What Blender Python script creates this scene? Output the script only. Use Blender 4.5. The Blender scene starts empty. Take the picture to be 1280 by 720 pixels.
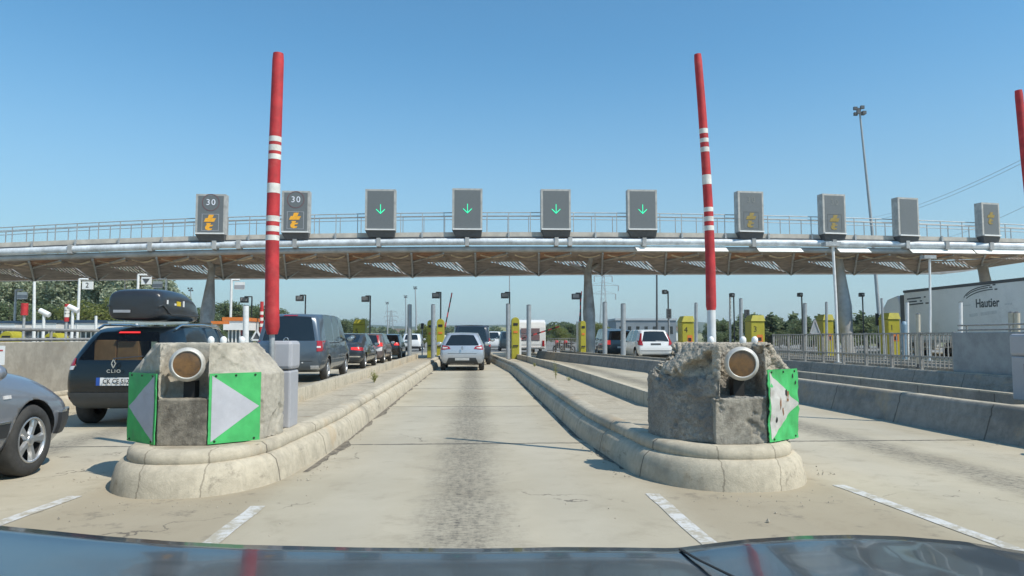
import bpy, bmesh, math, random
from mathutils import Vector, Matrix, noise
from mathutils.bvhtree import BVHTree
R = math.radians
PI = math.pi
scene = bpy.context.scene
COL = scene.collection
random.seed(7)

# ------------------------------------------------------------------ camera
F, CX, CY = 900.0, 640.0, 360.0
VX, VY, H = 593.0, 422.0, 1.27
cam_d = bpy.data.cameras.new('camera'); cam = bpy.data.objects.new('camera', cam_d); COL.objects.link(cam)
cam_d.sensor_width = 36.0; cam_d.lens = F / 1280 * 36; cam_d.clip_end = 8000; cam_d.clip_start = 0.05
YAW = math.atan((CX - VX) / F); PITCH = math.atan((VY - CY) / F * math.cos(YAW))
cam.location = (0, 0, H); cam.rotation_euler = (PI/2 + PITCH, 0, -YAW)
scene.camera = cam
_RM = cam.rotation_euler.to_matrix()
def ray(px, py): return _RM @ Vector(((px - CX) / F, (CY - py) / F, -1))
def at(px, py, Y):                      # the point seen at (px, py) that lies Y metres ahead
    d = ray(px, py); return Vector((0, 0, H)) + d * (Y / d.y)
def gp(px, py, z=0.0):
    d = ray(px, py); return Vector((0, 0, H)) + d * ((z - H) / d.z)

# ------------------------------------------------------------------ objects
def tag(o, label=None, cat=None, group=None, kind=None):
    if label: o['label'] = label
    if cat: o['category'] = cat
    if group: o['group'] = group
    if kind: o['kind'] = kind
    return o
def thing(name, label, cat, loc=(0, 0, 0), rz=0.0, group=None):
    o = bpy.data.objects.new(name, None); COL.objects.link(o)
    o.empty_display_size = 0.2
    o.location = loc; o.rotation_euler = (0, 0, rz)
    return tag(o, label, cat, group)
def children_of(root): return [o for o in bpy.data.objects if o.parent == root]
def dup(root, loc=None, rz=None, label=None):
    r = root.copy(); COL.objects.link(r)
    if loc is not None: r.location = loc
    if rz is not None: r.rotation_euler = (0, 0, rz)
    if label: r['label'] = label
    for ch in children_of(root):
        if ch == r: continue
        c = ch.copy(); COL.objects.link(c); c.parent = r
        for g in children_of(ch):
            if g == c: continue
            d = g.copy(); COL.objects.link(d); d.parent = c
    return r

class MB:
    def __init__(s): s.v = []; s.f = []; s.m = []; s.s = []
    def add(s, vs, fs, mi=0, smooth=False):
        b = len(s.v); s.v += [tuple(v) for v in vs]
        for f in fs: s.f.append([i + b for i in f]); s.m.append(mi); s.s.append(smooth)
        return s
    def box(s, x0, x1, y0, y1, z0, z1, mi=0, M=None):
        vs = [Vector(p) for p in ((x0,y0,z0),(x1,y0,z0),(x1,y1,z0),(x0,y1,z0),(x0,y0,z1),(x1,y0,z1),(x1,y1,z1),(x0,y1,z1))]
        if M is not None: vs = [M @ v for v in vs]
        return s.add(vs, [(0,3,2,1),(4,5,6,7),(0,1,5,4),(1,2,6,5),(2,3,7,6),(3,0,4,7)], mi)
    def bar(s, a, b, w, h, mi=0, up=(0,0,1)):       # rectangular bar from a to b
        a = Vector(a); b = Vector(b); d = (b - a); L = d.length; d.normalize()
        u = Vector(up)
        if abs(d.dot(u)) > .98: u = Vector((0, 1, 0))
        x = d.cross(u).normalized(); z = x.cross(d).normalized()
        vs = []
        for p in (a, b):
            for i, j in ((-1,-1),(1,-1),(1,1),(-1,1)): vs.append(p + x * (i*w/2) + z * (j*h/2))
        return s.add(vs, [(0,1,2,3),(7,6,5,4),(0,4,5,1),(1,5,6,2),(2,6,7,3),(3,7,4,0)], mi)
    def tube(s, pts, r, n=10, mi=0, cap=True):       # r: number or list
        pts = [Vector(p) for p in pts]; k = len(pts)
        rs = r if isinstance(r, (list, tuple)) else [r] * k
        vs = []; pu = None
        for i, p in enumerate(pts):
            d = (pts[min(i+1, k-1)] - pts[max(i-1, 0)]).normalized()
            if pu is None:
                pu = Vector((0,0,1)) if abs(d.z) < .9 else Vector((0,1,0))
            x = d.cross(pu).normalized(); y = x.cross(d).normalized(); pu = y
            for j in range(n):
                a = 2*PI*j/n; vs.append(p + (x*math.cos(a) + y*math.sin(a)) * rs[i])
        fs = []
        for i in range(k-1):
            for j in range(n):
                fs.append((i*n+j, i*n+(j+1)%n, (i+1)*n+(j+1)%n, (i+1)*n+j))
        s.add(vs, fs, mi, True)
        if cap:
            s.add(vs[:n], [tuple(reversed(range(n)))], mi); s.add(vs[-n:], [tuple(range(n))], mi)
        return s
    def lathe(s, prof, n=24, M=None, mi=0):          # prof: (r, z) about z
        M = M or Matrix.Identity(4); vs = []
        for r, z in prof:
            for j in range(n):
                a = 2*PI*j/n; vs.append(M @ Vector((r*math.cos(a), r*math.sin(a), z)))
        fs = []
        for i in range(len(prof)-1):
            for j in range(n):
                fs.append((i*n+j, i*n+(j+1)%n, (i+1)*n+(j+1)%n, (i+1)*n+j))
        return s.add(vs, fs, mi, True)
    def prism(s, poly, M, d, mi=0):                  # poly in local xy, extruded d along local z
        n = len(poly)
        vs = [M @ Vector((x, y, 0)) for x, y in poly] + [M @ Vector((x, y, d)) for x, y in poly]
        fs = [tuple(reversed(range(n))), tuple(range(n, 2*n))] + [(i, (i+1)%n, n+(i+1)%n, n+i) for i in range(n)]
        return s.add(vs, fs, mi)
    def loft(s, rings, mi=0, smooth=False, cap=True, closed=True):
        n = len(rings[0]); vs = [p for r in rings for p in r]; fs = []
        for i in range(len(rings)-1):
            for j in range(n if closed else n-1):
                fs.append((i*n+j, i*n+(j+1)%n, (i+1)*n+(j+1)%n, (i+1)*n+j))
        b = len(s.v); s.add(vs, fs, mi, smooth)
        if cap:
            s.f.append([b+j for j in reversed(range(n))]); s.m.append(mi); s.s.append(False)
            s.f.append([b+(len(rings)-1)*n+j for j in range(n)]); s.m.append(mi); s.s.append(False)
        return s
    def mesh(s, name, mats):
        me = bpy.data.meshes.new(name); me.from_pydata(s.v, [], s.f)
        for m in (mats if isinstance(mats, (list, tuple)) else [mats]): me.materials.append(m)
        for p, mi, sm in zip(me.polygons, s.m, s.s): p.material_index = mi; p.use_smooth = sm
        bm = bmesh.new(); bm.from_mesh(me); bmesh.ops.recalc_face_normals(bm, faces=bm.faces); bm.to_mesh(me); bm.free()
        return me
    def build(s, name, mats, parent=None, bevel=0):
        o = bpy.data.objects.new(name, s.mesh(name, mats)); COL.objects.link(o)
        if parent is not None: o.parent = parent
        if bevel:
            md = o.modifiers.new('bevel', 'BEVEL'); md.width = bevel; md.segments = 2; md.limit_method = 'ANGLE'; md.angle_limit = R(40)
        return o
def FACE(x, y, z, rz=0.0, tilt=0.0):     # frame whose local xy is an upright plane facing -Y (turned rz about z), z towards the viewer
    return Matrix.Translation((x, y, z)) @ Matrix.Rotation(rz, 4, 'Z') @ Matrix.Rotation(PI/2 - tilt, 4, 'X')
def mesh_obj(name, me, parent=None):
    o = bpy.data.objects.new(name, me); COL.objects.link(o)
    if parent is not None: o.parent = parent
    return o
def text_obj(name, s, size, mat, parent, M, depth=.004, sx=1.0, bold=0.0, spacing=1.0):
    cu = bpy.data.curves.new(name, 'FONT'); cu.body = s; cu.size = size; cu.extrude = depth/2; cu.offset = bold
    cu.align_x = 'CENTER'; cu.align_y = 'CENTER'; cu.resolution_u = 3; cu.space_character = spacing
    t = bpy.data.objects.new(name, cu); COL.objects.link(t)
    bpy.context.view_layer.update()
    me = bpy.data.meshes.new_from_object(t.evaluated_get(bpy.context.evaluated_depsgraph_get()))
    bpy.data.objects.remove(t); bpy.data.curves.remove(cu)
    me.transform(M @ Matrix.Diagonal((sx, 1, 1, 1))); me.materials.clear(); me.materials.append(mat); me.name = name
    return mesh_obj(name, me, parent)

# ------------------------------------------------------------------ materials
def new_mat(name):
    m = bpy.data.materials.new(name); m.use_nodes = True; nt = m.node_tree
    b = nt.nodes['Principled BSDF']
    return m, nt, b
def N(nt, t, **kw):
    n = nt.nodes.new(t)
    for k, v in kw.items():
        if k.startswith('i_'):
            key = k[2:]; key = int(key) if key.isdigit() else key.replace('_', ' ')
            n.inputs[key].default_value = v
        else: setattr(n, k, v)
    return n
def MATH(nt, op, a, b=None, c=None, clamp=False):
    n = nt.nodes.new('ShaderNodeMath'); n.operation = op; n.use_clamp = clamp
    for i, x in enumerate((a, b, c)):
        if x is None: continue
        if isinstance(x, (int, float)): n.inputs[i].default_value = x
        else: nt.links.new(x, n.inputs[i])
    return n.outputs[0]
def MIX(nt, fac, a, b, mode='MIX'):
    n = nt.nodes.new('ShaderNodeMix'); n.data_type = 'RGBA'; n.blend_type = mode
    for sock, x in ((n.inputs[0], fac), (n.inputs[6], a), (n.inputs[7], b)):
        if isinstance(x, (int, float)): sock.default_value = x
        elif isinstance(x, tuple): sock.default_value = (*x[:3], 1)
        else: nt.links.new(x, sock)
    return n.outputs[2]
def NOISE(nt, vec, scale, detail=4, rough=.6, dist=0):
    n = nt.nodes.new('ShaderNodeTexNoise'); n.inputs['Scale'].default_value = scale
    n.inputs['Detail'].default_value = detail; n.inputs['Roughness'].default_value = rough; n.inputs['Distortion'].default_value = dist
    nt.links.new(vec, n.inputs['Vector']); return n.outputs[0]
def RAMP(nt, x, lo, hi):
    n = nt.nodes.new('ShaderNodeMapRange'); n.inputs[1].default_value = lo; n.inputs[2].default_value = hi
    n.interpolation_type = 'SMOOTHSTEP'; nt.links.new(x, n.inputs[0]); return n.outputs[0]
def COORD(nt, kind='Object', scale=None):
    c = nt.nodes.new('ShaderNodeTexCoord').outputs[kind]
    if scale:
        mp = nt.nodes.new('ShaderNodeMapping'); mp.inputs['Scale'].default_value = scale
        nt.links.new(c, mp.inputs[0]); return mp.outputs[0]
    return c
def BUMP(nt, b, h, strength, dist=.01):
    n = nt.nodes.new('ShaderNodeBump'); n.inputs['Strength'].default_value = strength; n.inputs['Distance'].default_value = dist
    nt.links.new(h, n.inputs['Height']); nt.links.new(n.outputs[0], b.inputs['Normal'])
def simple(name, col, rough=.6, metal=0.0, var=.12, scale=6.0, bump=0.0, dirt=None, dirt_amt=.5, spec=.5, coat=0.0, emit=None, estr=1.0, lo=.5, hi=.72):
    m, nt, b = new_mat(name)
    c = COORD(nt)
    n1 = NOISE(nt, c, scale, 5, .65)
    dark = tuple(max(0, x * (1 - var)) for x in col); lite = tuple(min(1, x * (1 + var)) for x in col)
    colr = MIX(nt, RAMP(nt, n1, .3, .7), dark, lite)
    if dirt:
        n2 = NOISE(nt, c, scale * .37 + .3, 8, .72)
        colr = MIX(nt, MATH(nt, 'MULTIPLY', RAMP(nt, n2, lo, hi), dirt_amt), colr, dirt)
    nt.links.new(colr, b.inputs['Base Color'])
    b.inputs['Roughness'].default_value = rough; b.inputs['Metallic'].default_value = metal
    b.inputs['Specular IOR Level'].default_value = spec; b.inputs['Coat Weight'].default_value = coat
    b.inputs['Coat Roughness'].default_value = .04
    rr = MATH(nt, 'ADD', MATH(nt, 'MULTIPLY', n1, .16), max(0.0, rough - .08)); nt.links.new(rr, b.inputs['Roughness'])
    if bump: BUMP(nt, b, NOISE(nt, c, scale * 9, 4, .7), bump, .01)
    if emit: b.inputs['Emission Color'].default_value = (*emit, 1); b.inputs['Emission Strength'].default_value = estr
    return m
def concrete(name, col, dark, dark_amt=.6, pits=.3, scale=1.0, bump=.5, joints=0.0, lo=.48, hi=.68, brown=(.30, .22, .13), moss=.25):
    m, nt, b = new_mat(name); c = COORD(nt)
    big = NOISE(nt, c, 1.1*scale, 6, .68); mid = NOISE(nt, c, 7*scale, 8, .75, .3); fine = NOISE(nt, c, 60*scale, 4, .7)
    k = MIX(nt, RAMP(nt, mid, .32, .68), tuple(x*.84 for x in col), tuple(min(1, x*1.1) for x in col))
    k = MIX(nt, MATH(nt, 'MULTIPLY', RAMP(nt, big, lo, hi), dark_amt), k, dark)
    k = MIX(nt, MATH(nt, 'MULTIPLY', RAMP(nt, NOISE(nt, c, 2.3*scale, 7, .7, .6), .56, .74), moss), k, brown)
    k = MIX(nt, MATH(nt, 'MULTIPLY', RAMP(nt, fine, .58, .72), pits), k, tuple(x*.4 for x in col))
    st = COORD(nt, 'Object', (9, 9, 1.2))           # rain streaks running down
    k = MIX(nt, MATH(nt, 'MULTIPLY', RAMP(nt, NOISE(nt, st, 1.0*scale, 5, .6), .52, .75), .30), k, dark)
    if joints:
        sx0 = N(nt, 'ShaderNodeSeparateXYZ'); nt.links.new(c, sx0.inputs[0])
        for x0 in (-.22, .27):
            dd = MATH(nt, 'ABSOLUTE', MATH(nt, 'SUBTRACT', MATH(nt, 'ADD', sx0.outputs[0], MATH(nt, 'MULTIPLY', NOISE(nt, c, 5, 5, .7), .09)), x0 + .045))
            k = MIX(nt, MATH(nt, 'MULTIPLY', RAMP(nt, dd, .009, .002), .5), k, (.08, .065, .05))
        tn = NOISE(nt, COORD(nt, 'Object', (3, 1, 3)), 1.7, 7, .78)
        k = MIX(nt, MATH(nt, 'MULTIPLY', RAMP(nt, tn, .57, .68), .55), k, (.17, .145, .115))
        k = MIX(nt, MATH(nt, 'MULTIPLY', RAMP(nt, NOISE(nt, c, 1.25, 5, .7, .5), .54, .70), .5), k, (.46, .335, .20))
        sep = N(nt, 'ShaderNodeSeparateXYZ'); nt.links.new(c, sep.inputs[0])
        fr = MATH(nt, 'FRACT', MATH(nt, 'ADD', MATH(nt, 'DIVIDE', sep.outputs[1], joints), MATH(nt, 'MULTIPLY', mid, .012)))
        d = MATH(nt, 'ABSOLUTE', MATH(nt, 'SUBTRACT', fr, .5))
        ln = RAMP(nt, d, .010, .002)
        k = MIX(nt, MATH(nt, 'MULTIPLY', ln, .75), k, (.07, .06, .05))
    nt.links.new(k, b.inputs['Base Color']); b.inputs['Roughness'].default_value = .92; b.inputs['Specular IOR Level'].default_value = .2
    BUMP(nt, b, MATH(nt, 'ADD', MATH(nt, 'MULTIPLY', mid, 1.4), MATH(nt, 'MULTIPLY', fine, .5)), bump, .012)
    return m
M = {}
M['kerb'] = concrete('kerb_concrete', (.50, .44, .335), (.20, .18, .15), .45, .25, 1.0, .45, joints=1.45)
M['kerb_dark'] = concrete('kerb_concrete_worn', (.30, .28, .245), (.12, .115, .105), .55, .3, 1.0, .5, joints=1.9)  # dark tone combines tyre rubber with shade put into the colour
M['island_floor'] = concrete('island_floor', (.45, .395, .30), (.26, .22, .165), .6, .45, 1.6, .6, moss=.5)
M['wall'] = concrete('wall_concrete', (.42, .385, .32), (.22, .20, .17), .4, .2, .8, .3)
M['buffer'] = concrete('buffer_concrete', (.46, .42, .345), (.20, .18, .155), .55, .35, 1.8, .6)
M['buffer_grime'] = concrete('buffer_concrete_grimy', (.30, .265, .21), (.09, .08, .068), .75, .55, 3.0, .9, lo=.42, hi=.6)
M['buffer_old'] = concrete('buffer_concrete_broken', (.46, .425, .36), (.15, .14, .125), .7, .9, 3.2, 1.2, lo=.44, hi=.66)
M['steel'] = simple('galvanised_steel', (.42, .43, .43), .5, .35, .18, 9, dirt=(.2,.19,.17), dirt_amt=.4)
M['steel_dark'] = simple('dark_steel', (.10, .105, .11), .5, .2)
M['post_grey'] = simple('grey_painted_post', (.36, .385, .40), .45, .2, .12, 5, dirt=(.2,.19,.17), dirt_amt=.5)
M['post_white'] = simple('white_painted_post', (.72, .73, .72), .5, 0, .08, 6, dirt=(.45,.42,.36), dirt_amt=.4)
M['post_beige'] = simple('weathered_beige_post', (.52, .47, .37), .75, 0, .12, 8)
M['rail'] = simple('railing_metal', (.33, .32, .30), .55, .25, .15, 12, dirt=(.2,.15,.1), dirt_amt=.5)
M['gantry_metal'] = simple('gantry_grey_steel', (.40, .40, .39), .5, .1, .2, 1.2, dirt=(.17,.15,.13), dirt_amt=.55)
M['pipe'] = simple('silver_cladding', (.62, .66, .69), .6, .1, .2, 2.0, dirt=(.25,.23,.20), dirt_amt=.5)
M['deck'] = simple('deck_beige_panel', (.50, .46, .40), .7, 0, .16, 1.5, dirt=(.25,.2,.15), dirt_amt=.4)
M['soffit'] = simple('soffit_weathered_panel', (.44, .30, .215), .8, 0, .35, 1.4, .2, dirt=(.10,.08,.07), dirt_amt=.7)
M['soffit2'] = simple('soffit_grey_panel', (.37, .30, .25), .8, 0, .3, 1.8, .2, dirt=(.10,.09,.08), dirt_amt=.6)
M['soffit3'] = simple('soffit_pale_panel', (.42, .33, .26), .8, 0, .3, 1.8, .2)  # paler brown paints the light falling on this plate
M['soffit4'] = simple('soffit_rusty_panel', (.46, .25, .14), .8, 0, .35, 1.6, .2, dirt=(.16,.12,.10), dirt_amt=.8)  # orange-brown of the lit front bay, put into the colour
M['soffit_lit'] = simple('soffit_pale_batten', (.72, .62, .45), .7, 0, .2, 2.0)  # highlight along the arcs is carried by this pale colour
M['white_panel'] = simple('white_fascia_panel', (.86, .85, .80), .45, 0, .04, 2)
M['sign_face'] = simple('sign_face_grey', (.15, .165, .17), .55, 0, .08, 14)
M['sign_case'] = simple('sign_casing', (.46, .45, .42), .55, .1, .2, 3, dirt=(.2,.18,.15), dirt_amt=.6)
M['led_green'] = simple('green_led', (.02, .5, .25), .5, emit=(.05, 1, .5), estr=.9)
M['led_white'] = simple('white_led', (.75, .78, .85), .6, emit=(.8, .85, 1), estr=.08)
M['led_orange'] = simple('orange_symbol', (.80, .38, .03), .6, emit=(1, .5, .05), estr=.12)
M['led_faint'] = simple('faded_symbol', (.21, .22, .21), .6)
M['led_orange_faint'] = simple('faded_orange_symbol', (.30, .22, .06), .6)
M['red_ring'] = simple('dim_red_ring', (.17, .09, .09), .6)
M['frame_grey'] = simple('symbol_frame', (.33, .34, .36), .6)
M['frame_faint'] = simple('symbol_frame_faint', (.15, .16, .16), .6)
M['red'] = simple('faded_red_sleeve', (.47, .030, .034), .65, 0, .22, 7, .35, dirt=(.56,.13,.11), dirt_amt=.6)
M['band_white'] = simple('white_reflective_band', (.70, .68, .63), .6, 0, .14, 14, dirt=(.42,.36,.31), dirt_amt=.5)
M['green'] = simple('green_retro_sheet', (.065, .44, .125), .5, 0, .14, 5, dirt=(.10,.27,.12), dirt_amt=.7)
M['arrow_grey'] = simple('grey_white_sheet', (.47, .47, .50), .5, 0, .08, 5, dirt=(.30,.285,.27), dirt_amt=.65)
M['arrow_worn'] = simple('worn_white_sheet', (.52, .50, .46), .55, 0, .12, 7, dirt=(.22,.13,.07), dirt_amt=.7)
M['lamp_ring'] = simple('lamp_ring', (.60, .58, .53), .45, .3, .1, 20)
M['lamp_lens'] = simple('amber_brown_lens', (.085, .05, .026), .3, 0, .4, 8, dirt=(.24,.12,.035), dirt_amt=.75, coat=.4, lo=.42, hi=.62)
M['rust'] = simple('rust_stain', (.24,.12,.06), .8, 0, .3, 20)
M['dark'] = simple('dark_rubber', (.018, .018, .018), .7)
M['black'] = simple('black_plastic', (.028, .028, .03), .55)
M['cab_grey'] = simple('light_grey_cabinet', (.40, .40, .42), .5, 0, .05, 3, dirt=(.3,.28,.25), dirt_amt=.35)
M['yellow'] = simple('yellow_toll_machine', (.40, .355, .03), .5, 0, .1, 3, dirt=(.30,.28,.05), dirt_amt=.5)
M['orange'] = simple('orange_panel', (.68, .19, .035), .55, 0, .1, 3)
M['white'] = simple('white_paint', (.78, .78, .76), .45, 0, .05, 4)
M['paint_line'] = None
M['blue_dark'] = simple('dark_blue_roof', (.035, .07, .12), .5)
M['glass'] = simple('dark_glass', (.012, .016, .018), .06, 0, .05, 2, spec=.8)
M['glass_blue'] = simple('blue_tinted_glass', (.05, .08, .10), .08, 0, .05, 2, spec=.9)
M['red_light'] = simple('red_tail_lamp', (.36, .010, .012), .25, 0, .1, 12, coat=.6)
M['red_light_on'] = simple('lit_red_lamp', (.6, .02, .02), .3, emit=(1, .05, .03), estr=.45, coat=.4)
M['clear_light'] = simple('clear_lamp', (.65, .63, .62), .2, 0, .1, 20, coat=.6)
M['chrome'] = simple('chrome', (.78, .79, .80), .16, 1.0, .05, 10)
M['rim'] = simple('alloy_rim', (.52, .52, .52), .35, .75, .06, 8)
M['tyre'] = simple('tyre_rubber', (.045, .044, .042), .85, 0, .25, 10, .2)
M['arch'] = simple('wheel_arch_liner', (.012, .012, .012), .9)
M['trim'] = simple('dark_bumper_plastic', (.055, .06, .063), .55, 0, .12, 8)
M['trim_grey'] = simple('grey_bumper_strip', (.035, .037, .04), .5, 0, .12, 8)
M['plate'] = simple('white_plate', (.72, .72, .70), .5)
M['plate_yellow'] = simple('yellow_plate', (.70, .50, .02), .5)
M['plate_blue'] = simple('blue_plate_band', (.02, .08, .35), .5)
M['cardboard'] = simple('brown_cardboard', (.50, .30, .14), .85, 0, .12, 6)
M['paper'] = simple('paper_tag', (.6, .75, .62), .7)
M['trailer'] = simple('trailer_white_side', (.78, .79, .77), .45, 0, .04, .8, dirt=(.42,.42,.40), dirt_amt=.35)
M['trailer_text'] = simple('trailer_dark_lettering', (.06, .075, .08), .5)
M['trailer_text_faint'] = simple('trailer_pale_lettering', (.62, .64, .63), .5)
def paintm(name, c, metal=.3, rough=.32, flake=.06):
    m = simple(name, c, rough, metal, flake, 1.5, coat=(.3 if ('black_blue' in name or 'bonnet' in name) else .8), dirt=tuple(x*.8+.03 for x in c), dirt_amt=.25); return m
M['p_silverblue'] = paintm('silver_blue_paint', (.27, .285, .32), .5)
M['p_black'] = paintm('black_blue_paint', (.006, .010, .013), .0, .25)
M['p_bluegrey'] = paintm('blue_grey_paint', (.105, .135, .165), .4)
M['p_dark'] = paintm('dark_grey_paint', (.05, .06, .07), .4)
M['p_redbrown'] = paintm('silver_maroon_paint', (.23, .19, .19), .45)
M['p_blackcar'] = paintm('black_paint', (.015, .016, .018), .1, .22)
M['p_silver'] = paintm('silver_paint', (.50, .53, .57), .45)
M['p_van'] = paintm('matt_black_van_paint', (.03, .04, .055), .1, .35)
M['p_white'] = paintm('white_car_paint', (.80, .80, .79), 0.0, .35, .03)
M['p_tealgrey'] = paintm('dark_teal_paint', (.05, .075, .09), .3)
M['p_hood'] = paintm('deep_blue_bonnet_paint', (.028, .038, .052), .3, .16, .15)
M['leaf'] = M['bark'] = None
def leafm(name, a, b_, c_):
    m, nt, b = new_mat(name)
    g = N(nt, 'ShaderNodeNewGeometry')
    k = MIX(nt, g.outputs['Random Per Island'], a, b_)
    n = NOISE(nt, COORD(nt), .7, 3, .6)
    k = MIX(nt, RAMP(nt, n, .45, .68), k, c_)
    nt.links.new(k, b.inputs['Base Color']); b.inputs['Roughness'].default_value = .6
    b.inputs['Specular IOR Level'].default_value = .35
    tr = N(nt, 'ShaderNodeBsdfTranslucent'); nt.links.new(k, tr.inputs[0])
    mx = N(nt, 'ShaderNodeMixShader', i_0=.45); nt.links.new(b.outputs[0], mx.inputs[1]); nt.links.new(tr.outputs[0], mx.inputs[2])
    nt.links.new(mx.outputs[0], nt.nodes['Material Output'].inputs[0]); return m
M['leaf_poplar'] = leafm('poplar_leaves', (.24, .29, .17), (.66, .70, .54), (.33, .38, .24))
M['leaf_dark'] = leafm('dark_leaves', (.11, .15, .075), (.24, .29, .14), (.15, .20, .10))
M['leaf_yellow'] = leafm('yellow_green_leaves', (.15, .19, .05), (.30, .31, .10), (.22, .24, .07))
M['weed'] = leafm('dry_weed', (.22, .24, .07), (.45, .42, .18), (.3, .3, .1))
M['bark'] = simple('bark', (.14, .11, .08), .9, 0, .3, 10, .6)
M['far_wood'] = simple('far_wood', (.055, .085, .04), .9, 0, .5, .08)
M['field'] = simple('far_field', (.22, .22, .09), .95, 0, .3, .01)

# tinted rear glass one can see through
m, nt, b = new_mat('tinted_clear_glass')
b.inputs['Base Color'].default_value = (.01, .012, .014, 1); b.inputs['Roughness'].default_value = .05
tp = N(nt, 'ShaderNodeBsdfTransparent'); tp.inputs[0].default_value = (.78, .80, .78, 1)
mx = N(nt, 'ShaderNodeMixShader', i_0=.62); nt.links.new(b.outputs[0], mx.inputs[1]); nt.links.new(tp.outputs[0], mx.inputs[2])
nt.links.new(mx.outputs[0], nt.nodes['Material Output'].inputs[0]); M['glass_clear'] = m

# concrete slab pavement with joints, oil trail in each lane and fine cracks
m, nt, b = new_mat('slab_concrete'); c = COORD(nt)
sep = N(nt, 'ShaderNodeSeparateXYZ'); nt.links.new(c, sep.inputs[0]); X, Yc = sep.outputs[0], sep.outputs[1]
big = NOISE(nt, c, .35, 5, .65); mid = NOISE(nt, c, 2.6, 8, .72, .4); fine = NOISE(nt, c, 45, 5, .75)
k = MIX(nt, RAMP(nt, big, .35, .65), (.415, .362, .262), (.50, .442, .330))
k = MIX(nt, MATH(nt, 'MULTIPLY', RAMP(nt, mid, .5, .72), .45), k, (.27, .225, .155))
k = MIX(nt, MATH(nt, 'MULTIPLY', RAMP(nt, fine, .56, .74), .28), k, (.17, .15, .12))
slab = MATH(nt, 'FLOOR', MATH(nt, 'DIVIDE', MATH(nt, 'SUBTRACT', Yc, 4.1), 4.7))
wn = N(nt, 'ShaderNodeTexWhiteNoise', noise_dimensions='2D'); cb = N(nt, 'ShaderNodeCombineXYZ')
nt.links.new(slab, cb.inputs[0]); nt.links.new(MATH(nt, 'FLOOR', MATH(nt, 'DIVIDE', MATH(nt, 'ADD', X, 2.45), 4.76)), cb.inputs[1]); nt.links.new(cb.outputs[0], wn.inputs['Vector'])
k = MIX(nt, MATH(nt, 'MULTIPLY', wn.outputs[0], .22), k, (.31, .29, .25))
# oil drips along the lane centre
lane = MATH(nt, 'SUBTRACT', MATH(nt, 'FRACT', MATH(nt, 'ADD', MATH(nt, 'DIVIDE', MATH(nt, 'ADD', X, .07), 4.78), .5)), .5)
dl = MATH(nt, 'ABSOLUTE', MATH(nt, 'MULTIPLY', MATH(nt, 'ADD', lane, MATH(nt, 'MULTIPLY', MATH(nt, 'SUBTRACT', NOISE(nt, COORD(nt, 'Object', (1, .35, 1)), .6, 3), .5), .03)), 4.78))
core = RAMP(nt, MATH(nt, 'ADD', dl, MATH(nt, 'MULTIPLY', MATH(nt, 'SUBTRACT', NOISE(nt, c, 2.2, 5, .7), .5), .42)), .50, .04)
st = NOISE(nt, COORD(nt, 'Object', (9, 2.2, 1)), 2.2, 7, .8); sp = NOISE(nt, COORD(nt, 'Object', (1.6, 5.5, 1)), 7.5, 5, .82)
oil = MATH(nt, 'MULTIPLY', core, MATH(nt, 'ADD', MATH(nt, 'MULTIPLY', RAMP(nt, st, .40, .66), .30), MATH(nt, 'ADD', MATH(nt, 'MULTIPLY', RAMP(nt, sp, .50, .60), .52), .20)), clamp=True)
k = MIX(nt, oil, k, (.07, .065, .058))
# tyre-polished tracks
tr_ = MATH(nt, 'ABSOLUTE', MATH(nt, 'SUBTRACT', dl, .82))
k = MIX(nt, MATH(nt, 'MULTIPLY', RAMP(nt, tr_, .38, .05), .15), k, (.44, .42, .36))
# brownish dusty patches in front of the island noses
for gx in (-2.42, 2.32):
    dx_ = MATH(nt, 'ADD', MATH(nt, 'ABSOLUTE', MATH(nt, 'SUBTRACT', X, gx)), MATH(nt, 'MULTIPLY', MATH(nt, 'SUBTRACT', mid, .5), .5))
    mk = MATH(nt, 'MULTIPLY', RAMP(nt, dx_, .95, .60), RAMP(nt, MATH(nt, 'ADD', Yc, MATH(nt, 'MULTIPLY', mid, 1.2)), 9.0, 7.4))
    k = MIX(nt, MATH(nt, 'MULTIPLY', mk, .55), k, (.30, .245, .165))
    k = MIX(nt, MATH(nt, 'MULTIPLY', MATH(nt, 'MULTIPLY', mk, RAMP(nt, NOISE(nt, c, 3.2, 6, .75), .55, .66)), .5), k, (.16, .14, .11))
# joints
wob = MATH(nt, 'MULTIPLY', MATH(nt, 'SUBTRACT', NOISE(nt, c, 1.6, 5, .7), .5), .14)
fy = MATH(nt, 'FRACT', MATH(nt, 'DIVIDE', MATH(nt, 'ADD', MATH(nt, 'SUBTRACT', Yc, 4.05), wob), 4.7))
dj = MATH(nt, 'MULTIPLY', MATH(nt, 'MINIMUM', fy, MATH(nt, 'SUBTRACT', 1.0, fy)), 4.7)
jw = MATH(nt, 'ADD', .008, MATH(nt, 'MULTIPLY', NOISE(nt, c, 5, 3), .05))
jn = MATH(nt, 'LESS_THAN', dj, jw)
k = MIX(nt, MATH(nt, 'MULTIPLY', jn, .8), k, (.075, .07, .06))
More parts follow.
